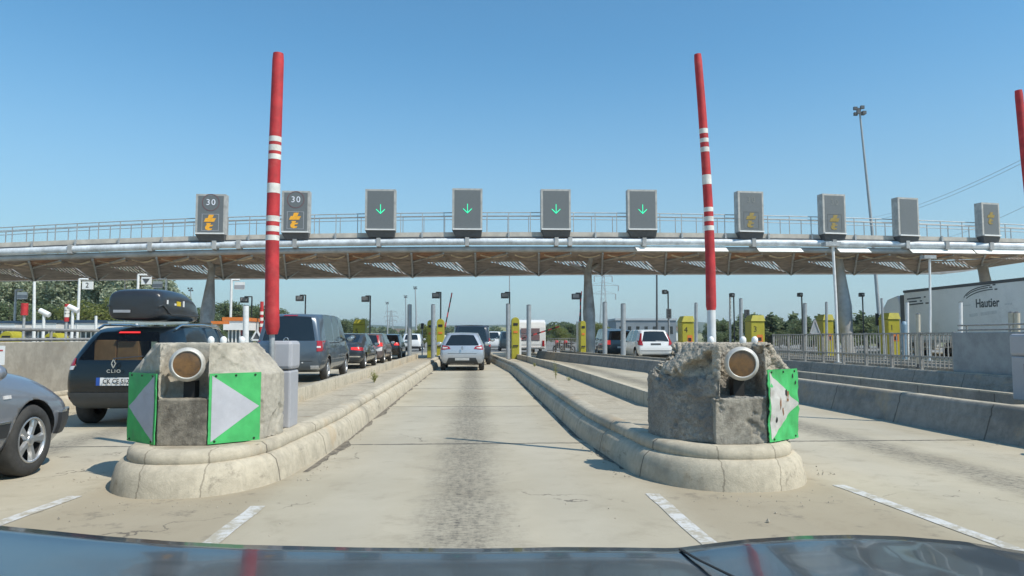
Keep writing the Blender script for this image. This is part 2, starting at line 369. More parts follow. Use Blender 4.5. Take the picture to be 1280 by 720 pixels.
# cracks
vo = N(nt, 'ShaderNodeTexVoronoi', feature='DISTANCE_TO_EDGE'); vo.inputs['Scale'].default_value = .45
wv = nt.nodes.new('ShaderNodeVectorMath'); wv.operation = 'ADD'; nt.links.new(c, wv.inputs[0])
nn = nt.nodes.new('ShaderNodeTexNoise'); nn.inputs['Scale'].default_value = 2.2; nn.inputs['Detail'].default_value = 6; nt.links.new(c, nn.inputs['Vector']); nt.links.new(nn.outputs[1], wv.inputs[1]); nt.links.new(wv.outputs[0], vo.inputs['Vector'])
cr = MATH(nt, 'MULTIPLY', RAMP(nt, vo.outputs[0], .006, .0015), RAMP(nt, NOISE(nt, c, .5, 3), .50, .60))
k = MIX(nt, MATH(nt, 'MULTIPLY', cr, .7), k, (.08, .07, .06))
nt.links.new(k, b.inputs['Base Color']); b.inputs['Roughness'].default_value = .88; b.inputs['Specular IOR Level'].default_value = .25
BUMP(nt, b, MATH(nt, 'SUBTRACT', MATH(nt, 'ADD', MATH(nt, 'MULTIPLY', fine, .5), mid), MATH(nt, 'MULTIPLY', jn, 2.0)), .35, .01)
M['pavement'] = m
# asphalt beyond, verge grass
M['asphalt'] = simple('asphalt', (.20, .195, .18), .9, 0, .15, .6, .3, dirt=(.13,.125,.12), dirt_amt=.5)
m, nt, b = new_mat('dry_grass_ground'); c = COORD(nt)
k = MIX(nt, RAMP(nt, NOISE(nt, c, .05, 8, .7), .35, .65), (.10, .12, .045), (.26, .235, .12)); nt.links.new(k, b.inputs['Base Color']); b.inputs['Roughness'].default_value = 1
M['grass'] = m
# worn white line paint
m, nt, b = new_mat('worn_road_paint'); c = COORD(nt)
k = MIX(nt, RAMP(nt, NOISE(nt, c, 5, 8, .8), .45, .56), (.58, .57, .54), (.40, .36, .28))
k = MIX(nt, RAMP(nt, NOISE(nt, COORD(nt, 'Object', (20, 2, 1)), 2, 5, .7), .60, .72), k, (.30, .28, .24))
nt.links.new(k, b.inputs['Base Color']); b.inputs['Roughness'].default_value = .8; M['paint_line'] = m

# broken concrete with aggregate showing
m, nt, b = new_mat('broken_concrete_aggregate'); c = COORD(nt)
base = MIX(nt, RAMP(nt, NOISE(nt, c, 2.2, 8, .72), .38, .62), (.24, .23, .21), (.40, .375, .33))
v1 = N(nt, 'ShaderNodeTexVoronoi'); v1.inputs['Scale'].default_value = 38; nt.links.new(c, v1.inputs['Vector'])
sepc = N(nt, 'ShaderNodeSeparateColor'); nt.links.new(v1.outputs['Color'], sepc.inputs[0])
stone = MIX(nt, sepc.outputs[0], (.14, .13, .11), (.72, .65, .54))
zz_ = N(nt, 'ShaderNodeSeparateXYZ'); nt.links.new(c, zz_.inputs[0])
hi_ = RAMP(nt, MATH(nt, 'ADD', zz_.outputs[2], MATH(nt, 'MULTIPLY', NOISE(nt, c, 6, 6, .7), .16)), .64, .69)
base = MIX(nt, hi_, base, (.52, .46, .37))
k = MIX(nt, MATH(nt, 'MULTIPLY', RAMP(nt, NOISE(nt, c, 3.5, 7, .7), .44, .60), MATH(nt, 'ADD', .30, MATH(nt, 'MULTIPLY', hi_, .45))), base, stone)
f2 = NOISE(nt, c, 75, 5, .8); k = MIX(nt, MATH(nt, 'MULTIPLY', RAMP(nt, f2, .52, .62), .5), k, (.10, .095, .085))
sx_ = N(nt, 'ShaderNodeSeparateXYZ'); g_ = N(nt, 'ShaderNodeNewGeometry'); nt.links.new(g_.outputs['True Normal'], sx_.inputs[0])
nt.links.new(k, b.inputs['Base Color']); b.inputs['Roughness'].default_value = .95; b.inputs['Specular IOR Level'].default_value = .15
BUMP(nt, b, MATH(nt, 'ADD', MATH(nt, 'MULTIPLY', v1.outputs['Distance'], -.8), MATH(nt, 'MULTIPLY', f2, .9)), .9, .018)
M['buffer_old'] = m
M['buffer_side'] = concrete('buffer_concrete_side', (.44, .40, .33), (.13, .12, .10), .75, .6, 3.0, 1.0, lo=.42, hi=.62)
# ------------------------------------------------------------------ light
SUN_EL, SUN_AZ = R(52), R(36)            # azimuth: from +X turned towards -Y (behind the viewer's right)
sd = Vector((math.cos(SUN_AZ) * math.cos(SUN_EL), -math.sin(SUN_AZ) * math.cos(SUN_EL), math.sin(SUN_EL)))
sun_d = bpy.data.lights.new('sun', 'SUN'); sun = bpy.data.objects.new('sun', sun_d); COL.objects.link(sun)
sun_d.energy = 4.3; sun_d.angle = R(.53); sun_d.color = (1, .94, .83)
sun.rotation_euler = (-sd).to_track_quat('-Z', 'Y').to_euler()
w = bpy.data.worlds.new('World'); scene.world = w; w.use_nodes = True; nt = w.node_tree
bg = nt.nodes['Background']; sky = nt.nodes.new('ShaderNodeTexSky'); sky.sky_type = 'NISHITA'; sky.sun_disc = False
sky.sun_elevation = SUN_EL; sky.sun_rotation = math.atan2(sd.x, sd.y)
sky.air_density = 1.15; sky.dust_density = .25; sky.ozone_density = 3.2; sky.altitude = 100
gz_ = N(nt, 'ShaderNodeSeparateXYZ'); nt.links.new(nt.nodes.new('ShaderNodeTexCoord').outputs['Generated'], gz_.inputs[0])
hz = MATH(nt, 'MULTIPLY', RAMP(nt, gz_.outputs[2], .40, -.05), .80)      # low haze in the air
nt.links.new(MIX(nt, hz, MIX(nt, 1.0, sky.outputs[0], (.72, 1.19, 1.27), 'MULTIPLY'), (3.4, 4.25, 5.0)), bg.inputs[0]); bg.inputs[1].default_value = .118
scene.view_settings.view_transform = 'Standard'; scene.view_settings.look = 'None'; scene.view_settings.exposure = 0.10; scene.view_settings.gamma = 1

# ------------------------------------------------------------------ ground
def sheet(name, poly, z, mat, kind='structure', **kw):
    mb = MB(); mb.add([(x, y, z) for x, y in poly], [tuple(range(len(poly)))]); o = mb.build(name, mat); return tag(o, kind=kind, **kw)
def rect(x0, x1, y0, y1): return [(x0, y0), (x1, y0), (x1, y1), (x0, y1)]
sheet('ground', rect(-4000, 4000, -600, 7000), -.05, M['grass'])
sheet('road', rect(-45, 60, -60, 420), -.02, M['asphalt'])
sheet('toll_plaza_pavement', rect(-42, 58, -40, 62), 0, M['pavement'])
mb = MB()
for x, y0, y1 in ((-1.62, 3.0, 5.62), (1.45, 3.0, 5.9), (3.14, 3.0, 6.15), (-3.19, 3.0, 6.05)):
    off = -.6 * (1 if x > 2 or x < -2 else 0) * (1 if x > 0 else -1)
    n = 14; vs = []
    for i in range(n+1):
        y = y0 + (y1-y0)*i/n; xx = x + off * 0 + (.055 if abs(x) > 2 else 0) * (x/abs(x)) * (y1-y)
        j = random.uniform(-.006, .006)
        vs += [(xx - .055 + j, y, .004), (xx + .055 + j, y, .004)]
    mb.add(vs, [(2*i, 2*i+1, 2*i+3, 2*i+2) for i in range(n)])
tag(mb.build('road_marking', M['paint_line']), kind='structure')

# far hills and the wooded skyline
def ridge(name, x0, x1, Y, hs, mat, depth=250):
    mb = MB(); n = len(hs) * 6; vs = []
    for i in range(n+1):
        t = i / n; f = t * (len(hs)-1); a = int(min(f, len(hs)-2)); u = f - a; u = u*u*(3-2*u)
        h = hs[a]*(1-u) + hs[a+1]*u + noise.noise((t*37, Y*.01, 0)) * max(hs) * .10
        x = x0 + (x1-x0)*t
        vs += [(x, Y, -1), (x, Y + depth*.3, h*.7), (x, Y + depth, max(h, .5)), (x, Y + depth*2.5, -1)]
    fs = []
    for i in range(n):
        for j in range(3): fs.append((i*4+j, (i+1)*4+j, (i+1)*4+j+1, i*4+j+1))
    mb.add(vs, fs, 0, True); return tag(mb.build(name, mat), kind='structure')
ridge('hill', -1500, 2200, 1500, [14, 20, 30, 36, 30, 34, 40, 30, 24, 26, 30, 24], M['far_wood'], 300)
ridge('field', -220, 420, 700, [2, 7, 13, 15, 12, 8, 4, 2], M['field'], 220)

# ------------------------------------------------------------------ traffic islands with stepped kerbs round a rounded nose
PROF = [(0, 0), (.015, .10), (.04, .19), (.085, .235), (.125, .245), (.118, .262), (.125, .315), (.165, .345), (.29, .345), (.30, .33), (.30, .0)]
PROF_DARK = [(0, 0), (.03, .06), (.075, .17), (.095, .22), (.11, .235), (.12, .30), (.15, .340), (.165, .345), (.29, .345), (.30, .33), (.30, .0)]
def island(cx, y_end, label, nose_y=5.90, hw0=.82, hw=.95, k=1.0, dark=False, group='kerbed traffic islands between the lanes', with_nose=True, bend=0.0, nose_dx=0.0):
    t = thing('traffic_island', label, 'traffic island', (cx, nose_y, 0), 0, group)
    path = []
    ys = [y_end - nose_y, 28, 24, 20, 16, 12, 8, 5, 3.4, 2.4, 1.8, 1.45]
    def halfw(y): u = min(max((y - .9) / 2.6, 0), 1); return hw0 + (hw - hw0) * u*u*(3-2*u)
    def shift(y): return bend * max(0, y - 20) - nose_dx * min(1, max(0, (y - 1.3) / 2.5))
    L = [(-halfw(y) + shift(y), y) for y in ys if y <= y_end - nose_y]
    nn = 30; e = 2 / 2.35
    for i in range(nn+1):
        a = PI - PI * i / nn
        cxx = math.copysign(abs(math.cos(a)) ** e, math.cos(a)) * hw0; cyy = 1.30 * (1 - abs(math.sin(a)) ** e)
        path.append((cxx, cyy))
    Rr = [(halfw(y) + shift(y), y) for y in reversed(ys) if y <= y_end - nose_y]
    path = L + path + Rr
    P = [Vector((x, y)) for x, y in path]
    rings = []
    for i, p in enumerate(P):
        d = (P[min(i+1, len(P)-1)] - P[max(i-1, 0)]).normalized(); nrm = Vector((-d.y, d.x))
        # inward normal: path runs left side forward->nose->right side
        rings.append([Vector((p.x + nrm.x*o, p.y + nrm.y*o, z*k)) for o, z in (PROF_DARK if dark else PROF)])
    mb = MB(); mb.loft(rings, 0, True, cap=True, closed=False)
    # caps were n-gons of the profile
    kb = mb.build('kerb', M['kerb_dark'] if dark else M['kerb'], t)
    es = kb.modifiers.new('edges', 'EDGE_SPLIT'); es.split_angle = R(50)
    cp = MB(); cr_ = []
    for i, p in enumerate(P):
        d = (P[min(i+1, len(P)-1)] - P[max(i-1, 0)]).normalized(); nrm = Vector((-d.y, d.x))
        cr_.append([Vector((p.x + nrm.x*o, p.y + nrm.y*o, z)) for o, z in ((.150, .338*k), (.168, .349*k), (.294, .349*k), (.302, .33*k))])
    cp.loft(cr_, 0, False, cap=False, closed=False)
    if dark: cp.build('kerb_top', M['kerb'], t)  # brighter strip paints the lit top edge against the darkened faces
    fl = MB()
    yy = [.35, 1.0, 2.6] ; zz = .335*k
    fl.add([(-hw0*.50, .36, zz), (hw0*.50, .36, zz), (hw0*.71, .62, zz), (halfw(1.2)-.25, 1.0, zz), (halfw(2.6)-.25, 2.9, zz), (-halfw(2.6)+.25, 2.9, zz), (-halfw(1.2)+.25, 1.0, zz), (-hw0*.71, .62, zz)], [(0,1,2,3,4,5,6,7)])
    w0 = halfw(3)-.25
    prev = [(-w0, 2.9, zz), (w0, 2.9, zz)]
    for y, z in ((4.4, .20), (6.5, .10), (20, .09), (24, .09), (28, .09), (y_end-nose_y-.05, .09)):
        if y > y_end - nose_y: continue
        wv_ = hw - .26; cur = [(-wv_ + shift(y), y, z), (wv_ + shift(y), y, z)]
        fl.add(prev + cur[::-1], [(0,1,2,3)]); prev = cur
    fl.build('island_floor', M['island_floor'], t)
    return t
island(-2.44, 41, 'pale stepped kerb island left of our lane, ending at the green signed concrete block', nose_dx=.08, hw0=.77)
island(2.28, 43, 'stepped kerb island right of our lane, its lane side in shade, below the broken block', bend=-.04)
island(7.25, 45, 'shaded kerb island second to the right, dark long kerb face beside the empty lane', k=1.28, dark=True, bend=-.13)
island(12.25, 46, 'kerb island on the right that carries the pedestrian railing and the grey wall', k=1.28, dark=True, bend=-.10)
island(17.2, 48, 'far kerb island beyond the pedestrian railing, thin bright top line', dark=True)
island(-8.05, 46, 'kerb island under the pale concrete wall at the left')
for i, x in enumerate((22.2, 28.0, -12.9, -17.7, -22.5)):
    island(x, 50, ('low kerb island in front of the white lorry', 'low kerb island beside the lorry cab, far right', 'kerb island behind the left concrete wall, nearest of three', 'kerb island behind the left wall, middle of three', 'kerb island behind the left wall, farthest of three')[i])

# ------------------------------------------------------------------ concrete buffer blocks at the island noses
def eroded(mb, name, mats, parent, amp, seed, voxel=.02, chips=0.0, niche=None):
    me = mb.mesh('tmp', mats); o = bpy.data.objects.new('tmp', me); COL.objects.link(o)
    cut = None
    if niche:
        cb_ = MB(); cb_.box(*niche); cme = cb_.mesh('cut', mats); cut = bpy.data.objects.new('cut', cme); COL.objects.link(cut)
        bo = o.modifiers.new('b', 'BOOLEAN'); bo.operation = 'DIFFERENCE'; bo.solver = 'EXACT'; bo.object = cut
    rm = o.modifiers.new('r', 'REMESH'); rm.mode = 'VOXEL'; rm.voxel_size = voxel
    bpy.context.view_layer.update()
    ev = o.evaluated_get(bpy.context.evaluated_depsgraph_get()); me2 = bpy.data.meshes.new_from_object(ev)
    bpy.data.objects.remove(o)
    if cut: bpy.data.objects.remove(cut)
    nrm = [v.normal.copy() for v in me2.vertices]
    for v, n in zip(me2.vertices, nrm):
        p = v.co + Vector((seed*11.3, 0, 0))
        d = noise.fractal(p * 4, 1.0, 2.1, 4) * amp * .6 + noise.fractal(p * 26, .7, 2.1, 4) * amp * .6
        if chips:
            c1 = noise.fractal(p * 3.4, .7, 2.0, 5)
            edge = min(1, max(0, (v.co.z - .50 + .15*noise.noise(p*5)) * 5)) * (1 if (abs(v.co.x + .02) > .245 or v.co.y > .32) else 0)
            if c1 > -.05: d -= (min(chips, (c1 + .05) * chips * 3.5) + noise.noise(p*17)*chips*.20 + noise.noise(p*40)*chips*.16) * edge
            # knocked-off lower corner
            lo_ = noise.fractal(p * 3.1, .8, 2.0, 4)
            if lo_ > .28 and edge < .5: d -= min(.018, (lo_ - .28) * .12)
        v.co += n * d
    me2.materials.clear()
    for m_ in (mats if isinstance(mats, (list, tuple)) else [mats]): me2.materials.append(m_)
    for p in me2.polygons: p.use_smooth = True
    me2.name = name
    return mesh_obj(name, me2, parent)
OCT0 = [(-.21, 0), (.21, 0), (.60, .31), (.665, .60), (.665, .78), (-.665, .78), (-.665, .60), (-.60, .31)]
def block_mb():
    mb = MB()
    def ring(z, f): return [Vector((x, y, z)) for x, y in f]
    top = [(-.21, .0), (.21, .0), (.37, .27), (.42, .58), (.42, .72), (-.42, .72), (-.42, .58), (-.37, .27)]
    sh = .60
    mb.loft([ring(0, OCT0), ring(sh, OCT0), ring(.885, top)], 0, False)
    return mb
Z0 = .335
def lamp(parent, x=0.0, z=.70, rz=0.0):
    Mx = Matrix.Translation((x, .10, z)) @ Matrix.Rotation(rz, 4, 'Z') @ Matrix.Translation((0, .03, 0)) @ Matrix.Rotation(PI/2, 4, 'X')     # local z -> -Y
    a = MB(); a.lathe([(.04, 0), (.128, 0), (.130, .10), (.148, .12), (.150, .14), (.140, .145), (.138, .155), (.131, .158), (.129, .17), (.119, .174), (.115, .170), (.114, .160)], 36, Mx)
    l = a.build('warning_lamp', M['lamp_ring'], parent)
    b_ = MB(); b_.lathe([(.0, .166), (.05, .166), (.09, .165), (.116, .162)], 36, Mx); b_.build('lens', M['lamp_lens'], l)
    c_ = MB(); c_.box(x-.05, x+.05, .12, .22, z-.33, z-.15); c_.build('bracket', M['dark'], l)
def arrow_panel(parent, a, b_, z0, z1, right, mat_arrow, warp=0.0, seed=1):
    # plate standing on the line a-b (local ground points), arrow pointing right or left
    a = Vector((*a, 0)); b_ = Vector((*b_, 0)); d = (b_ - a); L = d.length; u = d.normalized(); n = Vector((u.y, -u.x, 0))
    nx, nz = 22, 26
    def pt(s, t, off):
        w_ = warp * (noise.noise((s*2.3+seed, t*2.7, 0)) + .6*noise.noise((s*6+seed, t*5, 3)))
        e = warp * (noise.noise((t*9, seed, 4)) + .7*noise.noise((t*23, seed, 5))) * (1 if s > .97 or s < .03 else 0)
        return a + u * (L*s + e) + n * (off + w_) + Vector((0, 0, z0 + (z1-z0)*t))
    pl = MB()
    g = lambda off: [pt(i/nx, j/nz, off) for j in range(nz+1) for i in range(nx+1)]
    fs = [(j*(nx+1)+i, j*(nx+1)+i+1, (j+1)*(nx+1)+i+1, (j+1)*(nx+1)+i) for j in range(nz) for i in range(nx)]
    pl.add(g(.018), fs); pl.add(g(.010), fs)
    per = [i for i in range(nx+1)] + [j*(nx+1)+nx for j in range(1, nz+1)] + [nz*(nx+1)+i for i in range(nx-1, -1, -1)] + [j*(nx+1) for j in range(nz-1, 0, -1)]
    base = (nx+1)*(nz+1)
    pl.f += [[per[i], per[(i+1) % len(per)], base+per[(i+1) % len(per)], base+per[i]] for i in range(len(per))]; pl.m += [0]*len(per); pl.s += [False]*len(per)
    o = pl.build('chevron_panel', M['green'], parent)
    ar = MB(); k = 24; rows = []
    for i in range(k+1):
        s = .05 + .92 * i / k; hh = .47 * (1 - i / k)
        ss = s if right else 1 - s
        rows.append([pt(ss, .5 - hh + 2*hh*j/8, .0205) for j in range(9)])
    ar.add([p for r in rows for p in r], [(i*9+j, (i+1)*9+j, (i+1)*9+j+1, i*9+j+1) for i in range(k) for j in range(8)])
    ar.build('arrow', mat_arrow, o)
    if warp > .02:                                      # torn and rusty spots
        for (s, t, rr, m_) in ((.55, .66, .030, 'dark'), (.22, .30, .026, 'dark'), (.60, .62, .05, 'rust'), (.35, .52, .035, 'rust'), (.90, .80, .018, 'dark'), (.80, .90, .020, 'dark'), (.45, .40, .03, 'rust')):
            q = MB(); ring = []
            for i in range(11):
                a_ = 2*PI*i/11; r_ = rr * (.55 + .8*abs(noise.noise((i*1.7, s*9, t*9)))) ; ring.append(pt(s + math.cos(a_)*r_*.7/L, t + math.sin(a_)*r_*1.5/(z1-z0), .0235 if m_ == 'dark' else .0225))
            q.add(ring, [tuple(range(11))]); q.build('tear' if m_ == 'dark' else 'rust_stain', M[m_], o)
    for s, t in ((.12, .965), (.5, .965), (.88, .965), (.12, .035), (.88, .035)):
        bo = MB(); p = pt(s, t, .02); bo.lathe([(.010, 0), (.010, .004), (.004, .007)], 8, Matrix.Translation(p) @ Matrix.Rotation(math.atan2(n.y, n.x), 4, 'Z') @ Matrix.Rotation(PI/2, 4, 'Y')); bo.build('bolt', M['dark'], o)
def studs(parent, spots):
    for x, y, r in spots:
        s_ = MB(); s_.lathe([(r*.8, 0), (r, .02), (r*.95, .045), (r*.5, .062), (0, .066)], 12, Matrix.Translation((x, y, .885 - .004))); s_.build('anchor_cap', M['white'], parent)
NICHE = (-.205, .205, -.2, .26, .40, 1.2)
t = thing('concrete_buffer', 'pale concrete block with two green chevron panels and a round lamp, left of our lane', 'concrete block', (-2.53, 6.47, Z0), 0, 'concrete blocks heading the islands')
eroded(block_mb(), 'block_body', M['buffer'], t, .007, 1, .014, chips=.014, niche=NICHE)
fp = MB(); fp.box(-.212, .212, -.014, .10, .0, .405); eroded(fp, 'front_slab', M['buffer_grime'], t, .006, 4, .014)
lamp(t, rz=R(14)); arrow_panel(t, (.215, -.012), (.575, .275), .01, .62, True, M['arrow_grey'], .003, 2)
arrow_panel(t, (-.585, .285), (-.215, -.012), .01, .62, False, M['arrow_grey'], .006, 5)
studs(t, ((.22, .32, .03), (.10, .34, .03), (.33, .5, .03)))
t = thing('concrete_buffer', 'grey crumbling concrete block with one bent green panel, right of our lane', 'concrete block', (2.37, 6.29, Z0), 0, 'concrete blocks heading the islands')
eroded(block_mb(), 'block_body', M['buffer_old'], t, .014, 9, .012, chips=.11, niche=(-.19, .205, -.2, .26, .41, 1.2))
fp = MB(); fp.box(-.26, .205, -.012, .10, .0, .40); eroded(fp, 'front_slab', M['buffer_side'], t, .005, 14, .012, chips=.03)
lamp(t, .01, .705, R(-10)); arrow_panel(t, (.205, -.03), (.60, .26), .02, .65, True, M['arrow_worn'], .028, 8)
studs(t, ((-.16, .35, .028), (.14, .34, .03), (.26, .36, .03)))
# the block of the next island, outside the frame but for what stands behind it
t = thing('concrete_buffer', 'shaded concrete block heading the second island on the right', 'concrete block', (7.25, 6.4, .43), 0, 'concrete blocks heading the islands')
eroded(block_mb(), 'block_body', M['buffer_old'], t, .012, 21, .03, chips=.05)
# ------------------------------------------------------------------ striped height poles
def striped_pole(name, label, base, zs, pts, r, bands, lower_r, group='red and white striped poles', lower_mat='post_white'):
    t = thing(name, label, 'pole', base, 0, group)
    b0 = Vector(base)
    P = [Vector(p) - b0 for p in pts]
    def on(z):
        for a, b_ in zip(P, P[1:]):
            if a.z <= z <= b_.z: return a.lerp(b_, (z-a.z)/(b_.z-a.z))
        return P[-1] if z > P[-1].z else P[0]
    za, zb = P[0].z, P[-1].z
    n = 40; red = MB()
    red.tube([on(za + (zb-za)*i/n) for i in range(n+1)], [r[0] + (r[1]-r[0])*i/n if 0 < i < n else (r[0]*.72 if i == 0 else r[1]*.9) for i in range(n+1)], 16)
    red.build('sleeve', M['red'], t)
    for lo, hi in bands:
        u = ((lo+hi)/2 - za)/(zb-za); rr = r[0] + (r[1]-r[0])*u + .0015
        bm_ = MB(); bm_.tube([on(lo), on((lo+hi)/2), on(hi)], rr, 16, cap=False); bm_.build('reflective_band', M['band_white'], t)
    po = MB(); po.tube([Vector((0,0,0)), on(za + .1)], lower_r, 14); po.tube([(0,0,0), (0,0,.02)], lower_r*2.1, 14); po.build('post', M[lower_mat], t)
    return t
Yp = 7.55
px_l = [(340.5, 418), (340, 380), (340.5, 300), (342.5, 220), (345, 150), (348, 67)]
pts = [at(a, b_, Yp) for a, b_ in px_l]
base = at(341, 420, Yp); base = (base.x, Yp, Z0)
zc = lambda y, Y: at(341, y, Y).z - Z0
bl = [(301, 294.5), (290, 283), (277.5, 270.5), (242, 230), (200, 193.5), (189.5, 182), (178, 171.5)]
striped_pole('striped_pole', 'thick red pole with seven white bands rising behind the left concrete block', base, None, pts, (.073, .059), [(zc(a, Yp), zc(b_, Yp)) for a, b_ in bl], .028, lower_mat='steel')
Yp = 7.3
pts = [at(a, b_, Yp) for a, b_ in ((889, 391), (888, 330), (885.5, 260), (882, 200), (877, 130), (872, 68))]
base = at(889.5, 424, Yp); base = (base.x, Yp, Z0)
bl = [(288.5, 282.5), (277, 271), (265, 259.5), (231, 219), (190.5, 184.5), (178.5, 173.5), (167.5, 161.5)]
striped_pole('striped_pole', 'slim red pole with seven white bands on a white stump behind the right block', base, None, pts, (.053, .040), [(at(885, a, Yp).z - Z0, at(885, b_, Yp).z - Z0) for a, b_ in bl], .044)
Yp = 9.6
pts = [at(a, b_, Yp) for a, b_ in ((1302, 391), (1296, 330), (1288, 260), (1281, 195), (1273, 113))]
base = at(1304, 424, Yp); base = (base.x, Yp, .43)
striped_pole('striped_pole', 'plain red pole top cut by the right edge of the picture', base, None, pts, (.062, .050), [(1.5, 1.62), (1.7, 1.8)], .05)
# ------------------------------------------------------------------ grey cabinets on the islands
def cabinet(label, loc, w_, d_, h, rz=0):
    t = thing('cabinet', label, 'cabinet', loc, rz, 'grey equipment cabinets')
    b_ = MB(); b_.box(-w_/2, w_/2, -d_/2, d_/2, 0, h*.66); b_.build('lower_housing', M['cab_grey'], t, .02)
    c_ = MB(); c_.box(-w_/2-.012, w_/2+.012, -d_/2-.012, d_/2+.012, h*.672, h); c_.build('upper_housing', M['cab_grey'], t, .035)
    d2 = MB(); d2.box(-w_/2-.016, -w_/2-.002, -.1, .1, h*.25, h*.55); d2.build('hatch', M['black'], t)
    return t
cabinet('light grey two-part equipment cabinet standing behind the left block', (-2.06, 7.75, Z0), .34, .34, .90)
cabinet('shaded grey cabinet with a rounded cap at the right edge of the picture', (7.56, 9.25, .42), .34, .7, .90)

# ------------------------------------------------------------------ grit, stones and dirt gathered along the near kerbs
rnd = random.Random(11); mb = MB()
def stone(x, y, r):
    vs = []; 
    for p in ((1,0,0),(-1,0,0),(0,1,0),(0,-1,0),(0,0,1),(0,0,-.3),(.7,.7,.4),(-.7,.6,.5)): vs.append(Vector((x, y, r*.4)) + Vector(p)*r*rnd.uniform(.6, 1.1))
    mb.add(vs[:6], [(0,2,4),(2,1,4),(1,3,4),(3,0,4),(2,0,5),(1,2,5),(3,1,5),(0,3,5)])
for i in range(420):
    side_ = rnd.choice((-1.56, 1.40, -3.42, 3.22)); y = 6.6 + 16*rnd.random()**1.8; stone(side_ + rnd.gauss(0, .05) * (1 if abs(side_) < 2 else 1) + (.06 if side_ in (-1.56, 3.22) else -.06), y, rnd.uniform(.004, .012))
for i in range(110): stone(rnd.choice((-2.4, 2.3)) + rnd.gauss(0, .6), 5.80 - abs(rnd.gauss(0, .25)), rnd.uniform(.002, .008))
for i in range(90): stone(rnd.uniform(-5, 5), rnd.uniform(4, 11), rnd.uniform(.003, .008))
for x, y, r in ((2.02, 4.95, .022), (2.18, 5.2, .012), (-2.9, 5.3, .013), (1.0, 5.4, .010)): stone(x, y, r)
tag(mb.build('gravel', simple('grit', (.36, .32, .25), .9, 0, .45, 30)), kind='stuff')
mb = MB()
for cx, nd, sg in ((-2.44, .08, 1), (2.28, 0, -1), (2.28, 0, 1)):
    n = 160; vs = []
    for i in range(n+1):
        y = 7.0 + 22*i/n; hw_ = .82 + (.13)*min(1, max(0, (y - 5.9 - .9)/2.6)); x = cx - nd*min(1, max(0, (y-5.9-1.3)/2.5)) + sg*(hw_ - .004)
        w_ = max(.004, .05 + .10*noise.noise((cx*3, y*1.1, sg)) + .04*noise.noise((cx, y*6, 2)))
        vs += [(x, y, .003), (x + sg*w_, y, .003)]
    mb.add(vs, [(2*i, 2*i+1, 2*i+3, 2*i+2) for i in range(n)])
tag(mb.build('dirt', simple('kerb_dirt', (.17, .145, .11), .95, 0, .5, 9)), kind='stuff')

# ------------------------------------------------------------------ the air: thin even haze round everything
mb = MB(); mb.box(-4050, 4050, -650, 7050, -1.6, 62)
hz_o = mb.build('haze', bpy.data.materials.new('air')); tag(hz_o, kind='stuff')
am = hz_o.data.materials[0]; am.use_nodes = True; ant = am.node_tree; ant.nodes.clear()
pv = ant.nodes.new('ShaderNodeVolumePrincipled'); pv.inputs['Color'].default_value = (.93, .96, 1, 1); pv.inputs['Density'].default_value = .00030; pv.inputs['Anisotropy'].default_value = .3
ao = ant.nodes.new('ShaderNodeOutputMaterial'); ant.links.new(pv.outputs[0], ao.inputs['Volume'])
# ------------------------------------------------------------------ the long gantry canopy over the toll lines
YG = 40.0
def lin(px, pts):
    if px <= pts[0][0]: a, b_ = pts[0], pts[1]
    elif px >= pts[-1][0]: a, b_ = pts[-2], pts[-1]
    else:
        for a, b_ in zip(pts, pts[1:]):
            if a[0] <= px <= b_[0]: break
    u = (px-a[0])/(b_[0]-a[0]); return a[1] + (b_[1]-a[1])*u
def arc(px, l, c, r):                     # height above the lanes of a chord of the arched gantry
    u = (px - 640) / 640; return c + ((l - c) if u < 0 else (r - c)) * u * u
def gz(px, l, c, r, Y=YG): return at(px, arc(px, l, c, r), Y)
PX = list(range(-260, 1541, 30))
g = thing('gantry', 'long arched steel gantry canopy with railing and brown slatted soffit spanning all lanes', 'gantry', (0, YG, 0))
org = Vector((0, YG, 0))
def strip(name, top, bot, y0, y1, mat, part=True):   # a box beam following the arch; top/bot = (l, c, r) pixel rows on the front plane
    mb = MB(); rings = []
    for px in PX:
        a = gz(px, *top); b_ = gz(px, *bot)
        rings.append([Vector((a.x, y0, a.z)), Vector((a.x, y1, a.z)), Vector((a.x, y1, b_.z)), Vector((a.x, y0, b_.z))])
    mb.loft(rings); return mb.build(name, mat, g)
strip('walkway_fascia', (303.5, 290, 298.5), (309.5, 296, 303.5), 0, .12, M['deck'])
strip('walkway_edge', (309.4, 295.9, 303.4), (311, 297.2, 304.6), -.06, 1.4, M['steel_dark'])
# railing front and back
for nm, off, dz in (('front_railing', 0.05, 0), ('rear_railing', 1.3, 0)):
    mb = MB()
    for rr, (l, c, r_) in ((.028, (284.5, 265.5, 281)), (.02, (288.5, 269.5, 285))):
        mb.tube([gz(px, l, c, r_) - org + Vector((0, off, 0)) for px in PX], rr, 6)
    for i, px in enumerate(range(-255, 1540, 27)):
        a = gz(px, 284.5, 265.5, 281); b_ = gz(px, 311, 297, 304)
        mb.box(a.x-.02, a.x+.02, off-.02, off+.02, b_.z, a.z)
        if i % 2: mb.box(a.x-.05, a.x+.05, -.09, -.01, b_.z, b_.z+.32) if off < .1 else None
    mb.build(nm, M['steel'], g)
